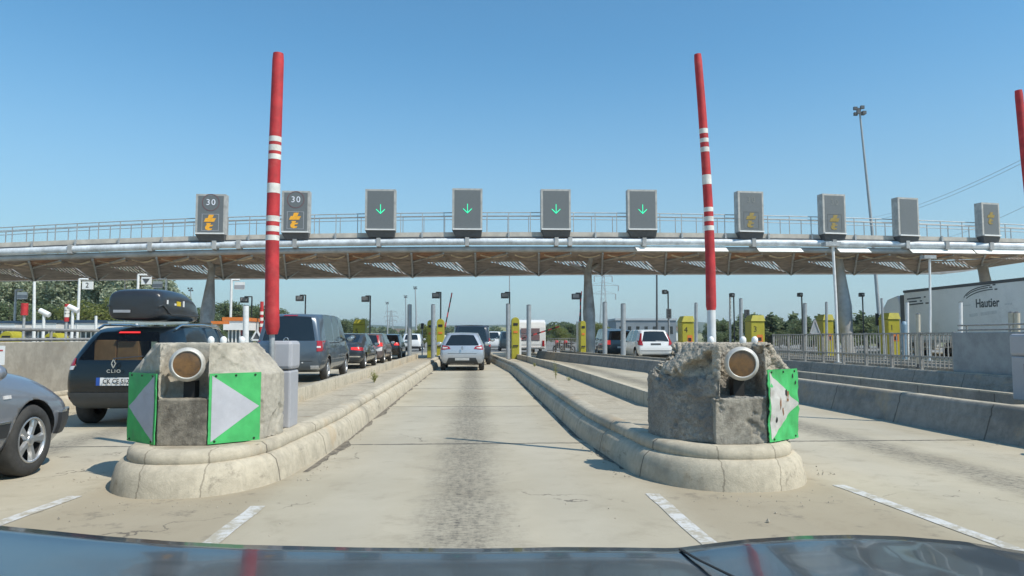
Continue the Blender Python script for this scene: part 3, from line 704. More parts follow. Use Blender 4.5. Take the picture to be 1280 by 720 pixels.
# silver pipe duct in lengths
mb = MB()
mb.tube([gz(px, 315.5, 302.3, 308.5) - org + Vector((0, -.10, 0)) for px in PX], .19, 16); mb.build('silver_duct', M['pipe'], g)
for px in (91, 190, 270, 300, 370, 474, 584, 695, 712, 804, 940, 1040, 1131, 1180, 1235):
    a = gz(px, 310, 297, 304.4); b_ = gz(px, 321, 308, 313.5); mb = MB(); mb.box(a.x-.11, a.x+.11, -.33, .2, b_.z, a.z-.02); mb.build('duct_bracket', M['gantry_metal'], g)
mb = MB(); mb.tube([gz(px, 323, 311.3, 315) - org + Vector((0, .1, 0)) for px in PX], .16, 14); mb.build('front_beam', M['gantry_metal'], g)
for a_, b_ in ((795, 908), (946, 1001), (1046, 1085), (1136, 1214), (1216, 1290)):
    mb = MB(); n = 6
    rings = []
    for i in range(n+1):
        px = a_ + (b_-a_)*i/n; t0 = gz(px - 2, 319.5, 307.5, 311.0); t1 = gz(px, 327, 314.5, 318.5)
        rings.append([Vector((t0.x, -.05, t0.z)), Vector((t0.x, -.02, t0.z)), Vector((t1.x, -.36, t1.z)), Vector((t1.x, -.40, t1.z))])
    mb.loft(rings); mb.build('white_fascia_panel', M['white_panel'], g)
# soffit: folded panels between the front beam and the lower rear beam
Y1 = 50.0
REAR = ((-260, 356), (0, 351.5), (400, 348), (700, 343.5), (1190, 342.5), (1285, 326), (1540, 305))
def rear(px): return at(px, lin(px, REAR), Y1)
def front(px, dy=0.0): return gz(px, 326, 314.5, 318) + Vector((0, dy, 0))
MOD = 80
knots = [434 + MOD*k for k in range(-9, 14)]
def fp_(px, t):                             # soffit point: px column on front plane, t 0..1 towards the rear
    a = front(px, .15); pr = CX + (px - CX) * .985
    b_ = rear(pr); return a.lerp(b_, t) - org
sof = MB(); ribs = []
for n_, k in enumerate(knots):
    fr = lambda u, t, dz=0: fp_(k + MOD*u, t) + Vector((0, 0, dz))
    # one module: u across 0..1, t from the front beam to the rear edge; a shallow folded pyramid, its low point at the rear corner
    F0, Fm, F1 = fr(0, 0), fr(.5, 0), fr(1, 0)
    M0, Mm, M1 = fr(0, .36, .10), fr(.5, .33, .38), fr(1, .36, .10)
    R0, Rm, R1 = fr(0, .97), fr(.5, .97, .14), fr(1, .97)
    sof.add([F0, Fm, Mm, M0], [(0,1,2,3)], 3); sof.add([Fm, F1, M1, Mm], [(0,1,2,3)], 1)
    Q = lambda u, t, dz=0: fr(u, .36 + .61*t, .10*(1-t) + dz)
    T = [(.22, .10), (.70, .10), (.90, .86)]                        # slotted triangle
    E = [(0, 0), (1, 0), (1, 1), (0, 1)]
    P = lambda uv: Q(*uv)
    sof.add([P((0,0)), P((.46,0)), P(T[1]), P(T[0])], [(0,1,2,3)], 1); sof.add([P((.46,0)), P((1,0)), P(T[1])], [(0,1,2)], 1)
    sof.add([P((1,0)), P((1,1)), P(T[2]), P(T[1])], [(0,1,2,3)], 2)
    sof.add([P((1,1)), P((0,1)), P(T[2])], [(0,1,2)], 0); sof.add([P((0,1)), P((0,0)), P(T[0]), P(T[2])], [(0,1,2,3)], 1)
    sof.add([M0, Mm, M1], [(0,1,2)], 1)
    ns = 10; dz_ = Vector((0, 0, .05))
    for i in range(ns):
        for_u = [(i+.0)/ns, (i+.42)/ns]
        # slat from the upper edge T0-T1 to the lower edge T0-T2
        pu = [(T[0][0] + (T[1][0]-T[0][0])*u, T[0][1]) for u in for_u]; pl_ = [(T[0][0] + (T[2][0]-T[0][0])*u, T[0][1] + (T[2][1]-T[0][1])*u) for u in for_u]
        a0, a1, b1, b0 = P(pu[0]), P(pu[1]), P(pl_[1]), P(pl_[0])
        sof.add([a0, a1, b1, b0, a0+dz_, a1+dz_, b1+dz_, b0+dz_], [(0,1,2,3), (7,6,5,4), (0,4,5,1), (1,5,6,2), (2,6,7,3), (3,7,4,0)], 1)
    ribs.append([(R0, Mm), (R0, M0), (M0, F0), (R0, fr(-.5, .33, .38)), (M0, Fm)])
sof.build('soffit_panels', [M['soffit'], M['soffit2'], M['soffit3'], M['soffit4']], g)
for rb in ribs:
    mb = MB()
    for j, (a, b_) in enumerate(rb): mb.tube([a - Vector((0,0,.07)), b_ - Vector((0,0,.07))], .06, 6)
    mb.build('truss_frame', M['gantry_metal'], g)
for k in knots:
    for (u0, u1) in ((.08, .50), (.62, .95)):
        mb = MB(); pts_ = [fp_(k + MOD*(u0 + (u1-u0)*i/6), .06 + .12*math.sin(PI*(i/6))) - Vector((0, 0, .10 - .04*math.sin(PI*i/6))) for i in range(7)]
        rings = [[p + Vector((0, -.10, 0)), p + Vector((0, .10, 0)), p + Vector((0, .10, .05)), p + Vector((0, -.10, .05))] for p in pts_]
        mb.loft(rings); mb.build('pale_batten', M['soffit_lit'], g)
# rear edge beam
mb = MB(); rings = []
for px in PX:
    a = rear(px) - org; rings.append([a + Vector((0, -.05, .38)), a + Vector((0, .35, .38)), a + Vector((0, .35, .0)), a + Vector((0, -.05, .0))])
mb.loft(rings); mb.build('rear_beam', M['gantry_metal'], g)
# spindle legs
def leg(pb, pt_, Yb, Yt, wb, wm, wt, zb=.1):
    b_ = at(pb[0], pb[1], Yb); t_ = at(pt_[0], pt_[1], Yt)
    d = (b_ - t_); bz = t_ + d * ((t_.z - zb) / (t_.z - b_.z))
    mb = MB(); pts_ = [bz.lerp(t_, u) - org for u in (0, .12, .3, .5, .7, .88, 1)]
    rs = [wb, wb*1.02, (wb*.6+wm*.4)*1.02, wm, (wm+wt)/2, wt*1.02, wt]
    mb.tube(pts_, rs, 12); 
    mb.tube([pts_[-1], pts_[-1] + Vector((0, -1.6, .75))], [wt*.8, wt*.5], 8); mb.tube([pts_[-1], pts_[-1] + Vector((.9, 1.4, .55))], [wt*.7, wt*.45], 8); mb.tube([pts_[-1], pts_[-1] + Vector((-.9, 1.4, .55))], [wt*.7, wt*.45], 8)
    mb.build('leg', M['gantry_metal'], g)
leg((257, 418), (265, 333), 43, 44, .30, .42, .20)
leg((738, 443), (734.5, 338), 43, 44, .30, .38, .24, .1)
leg((1058, 418), (1047, 322), 42, 42.5, .34, .48, .30)
leg((1245, 418), (1228, 332), 46, 47, .46, .46, .32)
# ------------------------------------------------------------------ lane signs on the gantry
def tsym(mb, cx, cz, s, Mx, mi=0):      # slanted double-crossed lower-case t
    poly = [(-.10,.50),(.22,.50),(.12,.28),(.36,.28),(.24,.04),(-.40,.04),(-.30,.28),(-.16,.28)]
    mb.prism([(cx + x*s, cz + y*s) for x, y in poly], Mx, .012, mi)
    poly = [(-.24,-.04),(.06,-.04),(-.01,-.16),(.20,-.16),(.12,-.26),(-.02,-.27),(-.06,-.36),(.02,-.40),(.14,-.38),(.10,-.48),(-.10,-.52),(-.28,-.46),(-.32,-.30),(-.22,-.16)]
    mb.prism([(cx + x*s, cz + y*s) for x, y in poly], Mx, .012, mi)
def lane_sign(px, ytop, ybot, wpx, label, kind, rz=0.0, scale=1.0):
    top = at(px, ytop, YG-.35); bot = at(px, ybot, YG-.35)
    hgt = top.z - bot.z; wd = wpx * (YG-.35) / F
    t = thing('lane_sign', label, 'lane sign', (bot.x, YG-.35, bot.z), rz, 'illuminated lane signs on the gantry')
    b_ = MB(); b_.box(-wd/2, wd/2, .0, .50, .36, hgt); b_.build('casing', M['sign_case'], t)
    f = MB(); f.box(-wd/2+.13, wd/2-.10, -.012, .05, .46, hgt-.10); f.build('display', M['sign_face'], t)
    l = MB(); l.box(-wd/2+.04, wd/2-.02, -.10, -.01, .36, .43); l.build('sill', M['white'], t)
    s_ = MB(); s_.add([(-wd/2+.02,-.02,.34),(wd/2-.02,-.02,.34),(wd/2-.02,.6,.34),(-wd/2+.02,.6,.34),(-wd/2+.2,.1,0),(wd/2-.06,.1,0),(wd/2-.06,.6,0),(-wd/2+.2,.6,0)], [(0,1,5,4),(1,2,6,5),(2,3,7,6),(3,0,4,7),(4,5,6,7),(3,2,1,0)]); s_.build('cradle', M['steel_dark'], t)
    Mx = FACE(.01, -.013, hgt/2 + .2)
    hh = hgt
    if kind == 'arrow':
        a = MB(); cz = -.02
        a.prism([(-.018, .28), (.018, .28), (.018, -.22), (-.018, -.22)], Mx, .012)
        for sg in (-1, 1): a.prism([(0, -.26), (sg*.25, -.01), (sg*.23, .022), (0, -.20)][::sg], Mx @ Matrix.Translation((0,0,.002*sg+.002)), .011)
        a.build('green_arrow', M['led_green'], t)
    elif kind in ('t', 't_faint'):
        fa = kind == 't_faint'
        text_obj('speed_digits', '30', .47, M['led_faint' if fa else 'led_white'], t, Mx @ Matrix.Translation((0, hh*.24, .004)), .012, 1.0, 0, 1.2)
        if not fa:
            ri = MB(); 
            for i in range(32):
                a0, a1 = 2*PI*i/32, 2*PI*(i+1)/32; q = [(math.cos(a0)*.47, math.sin(a0)*.47), (math.cos(a1)*.47, math.sin(a1)*.47), (math.cos(a1)*.43, math.sin(a1)*.43), (math.cos(a0)*.43, math.sin(a0)*.43)]
                ri.prism([(x, y + hh*.24) for x, y in q], Mx, .008)
            ri.build('speed_ring', M['red_ring'], t)
        fr = MB(); y0, y1, xx = -hh*.37, -hh*.005, .46
        for q in ((-xx, xx, y1-.035, y1), (-xx, xx, y0, y0+.035), (-xx, -xx+.035, y0+.035, y1-.035), (xx-.035, xx, y0+.035, y1-.035)):
            fr.prism([(q[0], q[2]), (q[1], q[2]), (q[1], q[3]), (q[0], q[3])], Mx, .01)
        fr.build('symbol_frame', M['frame_faint' if fa else 'frame_grey'], t)
        ts = MB(); tsym(ts, 0, (y0+y1)/2, .84, Mx @ Matrix.Translation((0,0,.003))); ts.build('letter_t', M['led_orange_faint' if fa else 'led_orange'], t)
    elif kind == 'faint':
        ts = MB(); tsym(ts, 0, .05, .7, Mx @ Matrix.Translation((0,0,.003))); ts.build('letter_t', M['led_orange_faint'], t)
    return t
lane_sign(262, 242.5, 301, 36, 'grey lane sign with white 30 and orange t, farthest left of all signs', 't')
lane_sign(368.5, 238.5, 299, 34, 'lane sign with 30 and orange t, its edge hidden by the thick red pole', 't')
lane_sign(475, 236.5, 296, 38, 'lane sign with green arrow, leftmost of the four arrow signs', 'arrow')
lane_sign(584, 235.5, 295.5, 38, 'lane sign with green arrow straight above our lane and the silver hatchback', 'arrow')
lane_sign(695, 236.5, 295.5, 38, 'lane sign with green arrow just left of the middle gantry leg', 'arrow')
lane_sign(803.5, 237, 295.5, 38, 'lane sign with green arrow, rightmost arrow sign, beside the slim red pole', 'arrow')
lane_sign(939.5, 239, 298, 35, 'lane sign with barely readable 30 and faded t, first right of the slim pole', 't_faint', R(6))
lane_sign(1044, 242.5, 300.5, 33, 'lane sign with faded 30 and t above the rightmost full gantry leg', 't_faint', R(8))
lane_sign(1137, 247, 303, 31.5, 'blank grey lane sign between the light mast and the last sign', 'blank', R(10))
lane_sign(1240, 253.5, 303, 28, 'smallest lane sign with a washed-out symbol at the far right end', 'faint', R(10))
# ------------------------------------------------------------------ toll machines
def toll_machine(px, ytop, Y, wid, label, num=None, style='cabin', zb=.09, dep=.9, rz=0.0):
    tp = at(px, ytop, Y); hgt = tp.z - zb
    t = thing('toll_machine', label, 'toll machine', (tp.x, Y, zb), rz, 'yellow toll machines')
    if style == 'cabin':
        b_ = MB(); b_.box(-wid/2, wid/2, 0, dep, 0, hgt*.86); b_.build('housing', M['yellow'], t, .03)
        r_ = MB(); e = .025
        r_.add([(-wid/2-e,-e*2,hgt*.865),(wid/2+e,-e*2,hgt*.865),(wid/2+e,dep+e,hgt*.865),(-wid/2-e,dep+e,hgt*.865),(-wid/2+.12,.05,hgt),(wid/2-.02,.05,hgt),(wid/2-.02,dep-.05,hgt),(-wid/2+.12,dep-.05,hgt)], [(0,1,5,4),(1,2,6,5),(2,3,7,6),(3,0,4,7),(4,5,6,7),(3,2,1,0)])
        r_.build('hood_roof', M['yellow'], t)
        p = MB(); p.box(-wid*.08, wid*.34, -.012, 0, hgt*.40, hgt*.56); p.build('orange_label', M['orange'], t)
        p = MB(); p.box(-wid*.02, wid*.24, -.02, -.011, hgt*.42, hgt*.5); p.build('card_slot', M['dark'], t)
        if num: text_obj('lane_number', num, .42, M['dark'], t, FACE(-wid*.2, -.006, hgt*.68))
    else:
        b_ = MB(); n = 12; prof = [(-wid/2, 0), (wid/2, 0), (wid/2, hgt - wid*.5)] + [(wid/2*math.cos(PI*i/n), hgt - wid*.5 + wid/2*math.sin(PI*i/n)) for i in range(1, n)] + [(-wid/2, hgt - wid*.5)]
        b_.prism(prof, FACE(0, dep, 0), dep); b_.build('housing', M['yellow'], t, .02)
        p = MB(); p.box(-wid*.3, wid*.3, -.02, 0, hgt*.80, hgt*.86); p.build('upper_slot', M['dark'], t)
        p = MB(); p.box(-wid*.28, wid*.28, -.02, 0, hgt*.62, hgt*.67); p.build('orange_label', M['orange'], t)
        p = MB(); p.box(-wid*.35, wid*.35, -.05, 0, hgt*.30, hgt*.33); p.build('shelf', M['black'], t)
        if num: text_obj('lane_number', num, .3, M['dark'], t, FACE(0, -.006, hgt*.75))
    return t
toll_machine(449, 399.5, 46, .74, 'yellow toll machine with dark 5 beside the lamp post left of the queue', '5')
toll_machine(538, 400, 42.5, .36, 'olive side of a yellow toll machine hugging the grey post left of our lane', None, 'slim')
toll_machine(550.5, 398.5, 40.5, .40, 'slim bright yellow toll machine with slots at the left end of our lane', None, 'slim')
toll_machine(644.5, 396.5, 40, .42, 'slim round-topped yellow toll machine between grey post and caravan', None, 'slim')
toll_machine(729, 401, 41, .30, 'very narrow yellow toll machine against the middle gantry leg', None, 'slim')
toll_machine(860, 395, 38, .64, 'yellow toll machine with dark 4 left of the slim red pole', '4')
toll_machine(947, 394, 38, .74, 'yellow toll machine with dark 3 above the right concrete block', '3')
toll_machine(1035, 393, 41, .62, 'yellow toll machine behind the railing, left of the right gantry leg', None)
toll_machine(1117, 391, 37, .64, 'yellow toll machine in front of the white lorry cab', '1')
toll_machine(8, 414, 34, .62, 'yellow toll machine dome at the left edge behind the railing', None, 'slim')
toll_machine(64, 416, 36, .75, 'small yellow toll machine seen over the left concrete wall', None, 'slim')
# ------------------------------------------------------------------ round steel posts
def post(px, ytop, Y, r, label, mat='post_grey', name='bollard_post', cat='post', group='tall grey posts guarding the machines', zb=.0, lean=0.0):
    tp = at(px, ytop, Y); bp = at(px + lean, 440, Y)
    t = thing(name, label, cat, (bp.x, Y, zb), 0, group)
    mb = MB(); d = tp - Vector((bp.x, Y, zb)); mb.tube([(0,0,0), d * .5, d], r, 14); mb.build('shaft', M[mat], t)
    mb = MB(); mb.tube([d, d + Vector((0,0,.03))], [r*1.08, r*.5], 14); mb.build('cap', M['steel_dark'], t)
    mb = MB(); mb.tube([(0,0,.0), (0,0,.03 + .09)], r*1.35, 14); mb.build('foot', M['steel_dark'], t)
    return t
for a in ((512, 381, 42, .125, 'tall grey post left of the white car in the distance'),
          (541.5, 381, 39, .115, 'tall grey post in front of the yellow machines left of our lane'),
          (635, 380, 39, .11, 'tall grey post touching the round-topped yellow machine'),
          (661, 381.5, 35.5, .115, 'tall grey post in front of the caravan'),
          (756, 378, 37, .12, 'tall grey post right of the middle gantry leg'),
          (779, 380, 36, .13, 'tall grey post left of the white estate car'),
          (870, 379, 37, .085, 'tall grey post between yellow machine four and the slim red pole'),
          (926, 373.5, 34, .085, 'tall grey post left of yellow machine three'),
          (1006, 379.5, 37, .10, 'tall grey post at the left of the triangular frame behind the railing'),
          (1033, 378, 38, .07, 'tall grey post against the yellow machine behind the railing'),
          (1102, 373.5, 36, .06, 'thin leaning grey post just left of the lorry cab')):
    post(*a, lean=(4 if a[0] == 1102 else 0))
for a in ((307.5, 382, 33, .13, 'thick pale post left of the thick red pole'),
          (1134, 378, 34, .075, 'white post in front of the lorry front corner'),
          (1200.5, 378, 32, .09, 'white post standing before the lettering on the lorry'),
          (120, 395, 30, .05, 'short white post behind the black hatchback roof box')):
    post(*a, mat='post_white', group='white posts')
for a in ((1147.5, 393, 19.1, .055, 'beige square-looking post on the railing line', .43), (1264, 391, 17.5, .07, 'left of two beige stubs above the grey wall', .43), (1271, 391, 17.4, .07, 'right of two beige stubs above the grey wall', .43)):
    post(a[0], a[1], a[2], a[3], a[4], mat='post_beige', group='beige posts', zb=a[5])
# slender masts with flat camera heads standing on the railing line
def flat_head(px, ytop, pxb, Y, label, zb):
    tp = at(px, ytop, Y); bp = at(pxb, 440, Y)
    t = thing('camera_mast', label, 'mast', (bp.x, Y, zb), 0, 'slender masts with flat heads')
    d = tp - Vector((bp.x, Y, zb)); mb = MB(); mb.tube([(0,0,0), d*.5 + Vector((.02,0,0)), d], .045, 10); mb.build('shaft', M['post_white'], t)
    mb = MB(); mb.box(-.30+d.x, .22+d.x, -.12, .2, d.z-.05, d.z+.09); mb.build('head', M['steel'], t)
    mb = MB(); mb.tube([(0,0,0), (0,0,.03)], .12, 10); mb.build('foot', M['steel'], t)
flat_head(1041, 306, 1047, 23.4, 'slender white mast with a flat head in front of the right gantry leg', .43)
flat_head(1162, 322, 1162, 29, 'slender pale mast with a flat head in front of the white lorry', .3)
# ------------------------------------------------------------------ lane lamps on thin poles
def lane_lamp(px, ytop, Y, arm, label, kind='lamp', mat='steel_dark', r=.045):
    tp = at(px, ytop, Y); t = thing('lane_lamp', label, 'lamp', (tp.x, Y, 0), 0, 'lamps and small signs on thin lane poles')
    z = tp.z; mb = MB(); mb.tube([(0,0,0), (0,0,z)], r, 8); mb.build('pole', M[mat], t)
    ax = arm * Y / F
    if abs(arm) > 1: mb = MB(); mb.tube([(0,0,z-.02), (ax, 0, z-.02)], r*.8, 8); mb.build('arm', M[mat], t)
    mb = MB()
    if kind == 'lamp':
        mb.box(ax-.24, ax+.24, -.12, .12, z-.40, z-.06); hd = mb.build('head', M['steel_dark'], t, .02)
        m2 = MB(); m2.box(ax-.18, ax+.18, -.135, -.121, z-.30, z-.10); m2.build('lens', M['frame_grey'], hd)
    elif kind == 'spot':
        mb.box(ax-.17, ax+.13, -.17, .13, z-.18, z+.08); hd = mb.build('head', M['steel_dark'], t, .05)
        m2 = MB(); m2.lathe([(0, .01), (.08, 0)], 10, FACE(ax-.02, -.21, z-.05)); m2.build('lens', M['frame_grey'], hd)
    else:
        mb.box(ax-.26, ax+.26, -.05, .05, z-.54, z-.14); hd = mb.build('sign_board', M['white'], t)
        if kind == 'two': text_obj('number', '2', .36, M['dark'], hd, FACE(ax, -.06, z-.34))
        if kind == 'tri': m2 = MB(); m2.prism([(-.2, .12), (.2, .12), (0, -.18)], FACE(ax, -.055, z-.35), .01); m2.build('triangle', M['steel_dark'], hd)
        if kind == 'flat': m2 = MB(); m2.box(ax-.28, ax+.28, -.06, -.052, z-.5, z-.3); m2.build('panel', M['frame_grey'], hd)
for a in ((551, 365, 45, -6, 'dark lane lamp left of our lane beside the raised striped barrier'), (637, 365, 45, -6, 'dark lane lamp above the round-topped yellow machine'),
          (725.5, 366, 43, -6, 'dark lane lamp just left of the middle gantry leg'), (463, 369.5, 46, -6, 'dark lane lamp behind the dark saloon'),
          (382, 368.5, 46, -7, 'dark lane lamp above the blue-grey van roof')):
    lane_lamp(*a)
for a in ((835, 364, 44, -4, 'small spot lamp above the white estate car'), (917, 368, 44, -2, 'small spot lamp on twin poles right of the slim red pole'),
          (1002, 367.5, 45, -2, 'small spot lamp between slim red pole and right gantry leg'), (1078, 367.5, 45, -1, 'small spot lamp between right gantry leg and tall light mast')):
    lane_lamp(*a, kind='spot')
for a in ((99.5, 348.5, 38, 10, 'white gooseneck pole with a number 2 board behind the left railing', 'two'), (173, 343, 40, 10, 'white gooseneck pole with a triangle board above the roof box', 'tri'),
          (208, 348.5, 42, -10, 'white pole with a flat board pointing left, above the roof box', 'flat'), (289.5, 349.5, 40, 10, 'white pole with a flat board right of the left gantry leg', 'flat'),
          (20, 362, 42, 8, 'grey gooseneck pole near the left edge in front of the poplars', 'flat')):
    lane_lamp(a[0], a[1], a[2], a[3], a[4], kind=a[5], mat='post_white' if a[0] != 20 else 'steel', r=.07)
lane_lamp(315, 370.5, 46, -9, 'thin dark lane lamp just left of the thick red pole')
def plain_pole(px, ytop, Y, r, label, mat='post_white', pxb=None, name='pole', group='plain poles'):
    tp = at(px, ytop, Y); bp = at(pxb or px, 430, Y); mb = MB()
    mb.tube([(0, 0, 0), tp - Vector((bp.x, Y, 0))], [r, r*.7], 8); o = mb.build(name, M[mat]); o.location = (bp.x, Y, 0); tag(o, label, 'pole', group)
plain_pole(43, 352, 36, .09, 'plain white pole in front of the poplars at the left')
plain_pole(156, 350, 44, .05, 'thin white pole right of the number 2 board')
plain_pole(912.5, 369, 46, .09, 'pale pole right beside the slim red pole')
plain_pole(821, 343, 60, .10, 'thin dark pole reaching the canopy above the grey building', 'steel_dark')
plain_pole(637, 343, 62, .06, 'very thin pole reaching the canopy above the caravan lane', 'steel')
# ------------------------------------------------------------------ high light masts and pylon
def light_mast(px, ytop, pxb, yb, Y, r, label, s=1.0, heads=6):
    tp = at(px, ytop, Y); bp = at(pxb, yb, Y)
    d = bp - tp; k = tp.z / (tp.z - bp.z) if bp.z < tp.z else 1; b0 = tp + d * k; b0.z = 0
    t = thing('light_mast', label, 'light mast', (b0.x, Y, 0), 0, 'tall light masts')
    dv = tp - b0; mb = MB(); mb.tube([(0,0,0), dv*.5 + Vector((.15, 0, 0)), dv], [r, r*.75, r*.45], 8); mb.build('shaft', M['steel'], t)
    for i in range(heads):
        a = 2*PI*i/heads + .4; c_ = dv + Vector((math.cos(a)*.75*s, math.sin(a)*.7*s, (.5 if i % 2 else -.35)*s))
        mb = MB(); mb.bar(dv, c_, .08*s, .08*s); mb.box(c_.x-.32*s, c_.x+.32*s, c_.y-.2*s, c_.y+.2*s, c_.z-.28*s, c_.z+.28*s); mb.build('floodlight', M['steel_dark'], t)
light_mast(1074.5, 139, 1096, 370, 74, .21, 'tall light mast with clustered floodlights rising behind the gantry', .6, 7)
light_mast(519, 360, 520, 420, 190, .28, 'distant light mast, tallest of three left of our lane', .5)
light_mast(507, 371, 507, 420, 210, .28, 'distant light mast between the other two left of our lane', .5)
light_mast(484, 379, 484, 420, 230, .25, 'distant light mast, leftmost of three above the queue', .5)
light_mast(238, 362, 240, 420, 150, .22, 'distant light mast left of the left gantry leg', .5)
def pylon(px, ytop, Y, hw, label, arms):
    tp = at(px, ytop, Y); hgt = tp.z; t = thing('pylon', label, 'pylon', (tp.x, Y, 0), 0, 'electricity pylons')
    mb = MB(); n = 12; r = .05 * Y/150
    def cr(z): w_ = hw*(1 - .82*z/hgt); return [Vector((a*w_, b_*w_, z)) for a, b_ in ((-1,-1),(1,-1),(1,1),(-1,1))]
    for i in range(n):
        A, B = cr(hgt*i/n), cr(hgt*(i+1)/n)
        for j in range(4): mb.bar(A[j], B[j], r*1.6, r*1.6); mb.bar(A[j], B[(j+1) % 4], r, r)
    mb.build('lattice_tower', M['steel'], t)
    for z, L in arms:
        m2 = MB(); m2.bar((-L, 0, hgt*z), (L, 0, hgt*z), r*1.6, r*1.6); m2.bar((-L, 0, hgt*z), (0, 0, hgt*(z+.05)), r, r); m2.bar((L, 0, hgt*z), (0, 0, hgt*(z+.05)), r, r)
        m2.box(-L-.1, -L+.1, -.1, .1, hgt*z-1.2, hgt*z); m2.box(L-.1, L+.1, -.1, .1, hgt*z-1.2, hgt*z); m2.build('cross_arm', M['steel'], t)
pylon(754, 341, 150, .95, 'lattice pylon right of the middle gantry leg', ((.95, 1.9), (.82, 3.2), (.70, 2.6)))
pylon(489, 388, 380, 1.6, 'small far pylon left of the light masts', ((.95, 3), (.8, 3.6), (.65, 3)))
def cable(a, b_, sag, label):
    mb = MB(); n = 24; A, B = at(*a), at(*b_)
    mb.tube([A.lerp(B, i/n) - Vector((0,0,sag*4*(i/n)*(1-i/n))) for i in range(n+1)], .028, 5); o = mb.build('power_line', M['steel']); tag(o, label, 'power line', 'overhead power lines')
cable((1090, 272, 150), (1330, 172, 75), 1.2, 'upper of the paired overhead lines climbing to the right edge'); cable((1090, 276, 150), (1330, 177, 75), 1.2, 'lower of the paired overhead lines climbing to the right edge')
cable((1150, 305, 150), (1330, 233, 80), 1.0, 'single overhead line above the last lane sign')
# ------------------------------------------------------------------ lane barriers
def barrier(px0, py0, px1, py1, Y, label, w_=.07, n=9, cats='barrier'):
    a, b_ = at(px0, py0, Y), at(px1, py1, Y)
    t = thing('lane_barrier', label, 'barrier', (a.x, Y, .09), 0, 'striped lane barriers'); o_ = Vector((a.x, Y, .09))
    mb = MB(); A, B = a - o_, b_ - o_
    for i in range(n):
        mb.bar(A.lerp(B, i/n), A.lerp(B, (i+1)/n), w_, w_, i % 2)
    mb.build('boom', [M['red'], M['dark']], t)
    mb = MB(); mb.box(-.16, .16, -.14, .14, 0, max(.6, A.z+.1)); mb.build('drive_box', M['post_white'], t, .02)
barrier(554, 421, 565, 366, 41.5, 'raised dark red striped barrier at the left end of our lane')
barrier(648, 424.5, 699, 408, 42, 'half-open slanting barrier in front of the caravan', .08, 11)
barrier(724, 404, 727, 364, 42, 'upright thin barrier beside the narrow yellow machine', .05)
# ------------------------------------------------------------------ traffic lights, small signs
def signal(px, y0, y1, Y, label, r=.13):
    a, b_ = at(px, y0, Y), at(px, y1, Y); t = thing('traffic_light', label, 'traffic light', (a.x, Y, 0), 0, 'lane traffic lights')
    mb = MB(); mb.tube([(0,0,0), (0,0,b_.z)], .04, 8); mb.build('pole', M['steel'], t)
    mb = MB(); mb.box(-r, r, -.1, .1, b_.z, a.z); mb.build('housing', M['steel_dark'], t, .02)
    for k in (.25, .55, .82):
        m2 = MB(); m2.lathe([(0, .01), (r*.6, 0)], 12, FACE(0, -.102, b_.z + (a.z-b_.z)*k)); m2.build('lens', M['black'], t)
signal(933.5, 387, 397, 40, 'dark traffic light left of yellow machine three'); signal(836, 386, 398, 41, 'dark traffic light right above the white estate car'); signal(528, 404, 411, 50, 'small dark traffic light between post and olive machine', .1)
def red_post(px, y0, y1, Y, label, bands):
    a = at(px, y0, Y); b_ = at(px, y1, Y); t = thing('striped_pole', label, 'pole', (a.x, Y, 0), 0, 'red and white striped poles')
    mb = MB(); mb.tube([(0,0,0), (0,0,b_.z)], .05, 8); mb.build('post', M['steel'], t)
    mb = MB(); mb.tube([(0,0,b_.z), (0,0,a.z)], .13 if not bands else .09, 10); mb.build('sleeve', M['red'], t)
    for k in range(bands):
        z = b_.z + (a.z-b_.z)*(.25 + .18*k); m2 = MB(); m2.tube([(0,0,z), (0,0,z+.16)], .096, 10); m2.build('reflective_band', M['band_white'], t)
red_post(31, 379, 394, 30, 'short thick red sleeve on a pole behind the left railing', 0)
red_post(84, 380, 402, 30, 'red pole with white rings behind the left security cameras', 3)
red_post(327.5, 377, 419, 38, 'thin red pole with white rings left of the thick red pole', 3)
def cctv(px, py, Y, label, s=1.0):
    a = at(px, py, Y); t = thing('security_camera', label, 'security camera', (a.x, Y, 0), 0, 'white tube cameras on short posts')
    mb = MB(); mb.tube([(0,0,0), (0,0,a.z)], .055, 8); mb.build('post', M['post_white'], t)
    mb = MB(); mb.tube([(-.16*s, 0, a.z+.18*s), (.2*s, 0, a.z-.0)], .10*s, 10); mb.build('camera_body', M['white'], t)
cctv(55, 394, 28, 'white tube camera in front of the second white booth', 1.0); cctv(91, 389, 28, 'white tube camera beside the ringed red pole', 1.0)
def tri_frame(px, y0, y1, Y, w_, label, bm_='steel_dark', rm_='white'):
    a = at(px, y0, Y); b_ = at(px, y1, Y); t = thing('warning_sign', label, 'sign', (a.x, Y, 0), 0, 'triangular sign frames')
    wd = w_*Y/F/2; hh = a.z - b_.z; mb = MB()
    mb.prism([(-wd*.8, -hh), (wd*.8, -hh), (0, -hh*.12)], FACE(0, 0, a.z), .02); mb.build('sign_board', M[bm_], t)
    mb = MB()
    for p, q in (((-wd, -hh), (0, 0)), ((0, 0), (wd, -hh)), ((wd, -hh), (-wd, -hh))): mb.bar((p[0], -.03, a.z+p[1]), (q[0], -.03, a.z+q[1]), .06, .06)
    mb.build('rim', M[rm_], t); mb = MB(); mb.tube([(0, .03, 0), (0, .03, b_.z+.1)], .03, 6); mb.build('post', M['steel'], t)
tri_frame(321.5, 413, 425, 30, 13, 'white edged triangular sign left of the thick red pole'); tri_frame(1018, 399, 417, 40, 13, 'pale triangular sign between two tall posts behind the railing', 'post_grey', 'cab_grey')
mb = MB(); p = at(1130, 402, 33); mb.tube([(0,0,0), (0,0,p.z-.15)], .13, 12); mb.lathe([(.13, p.z-.15), (.09, p.z), (0, p.z+.02)], 12); o = mb.build('service_pillar', simple('blue_pillar', (.20,.30,.38), .5)); o.location = (p.x, 33, 0); tag(o, 'small blue-grey rounded pillar beside the yellow machine at the lorry', 'pillar')
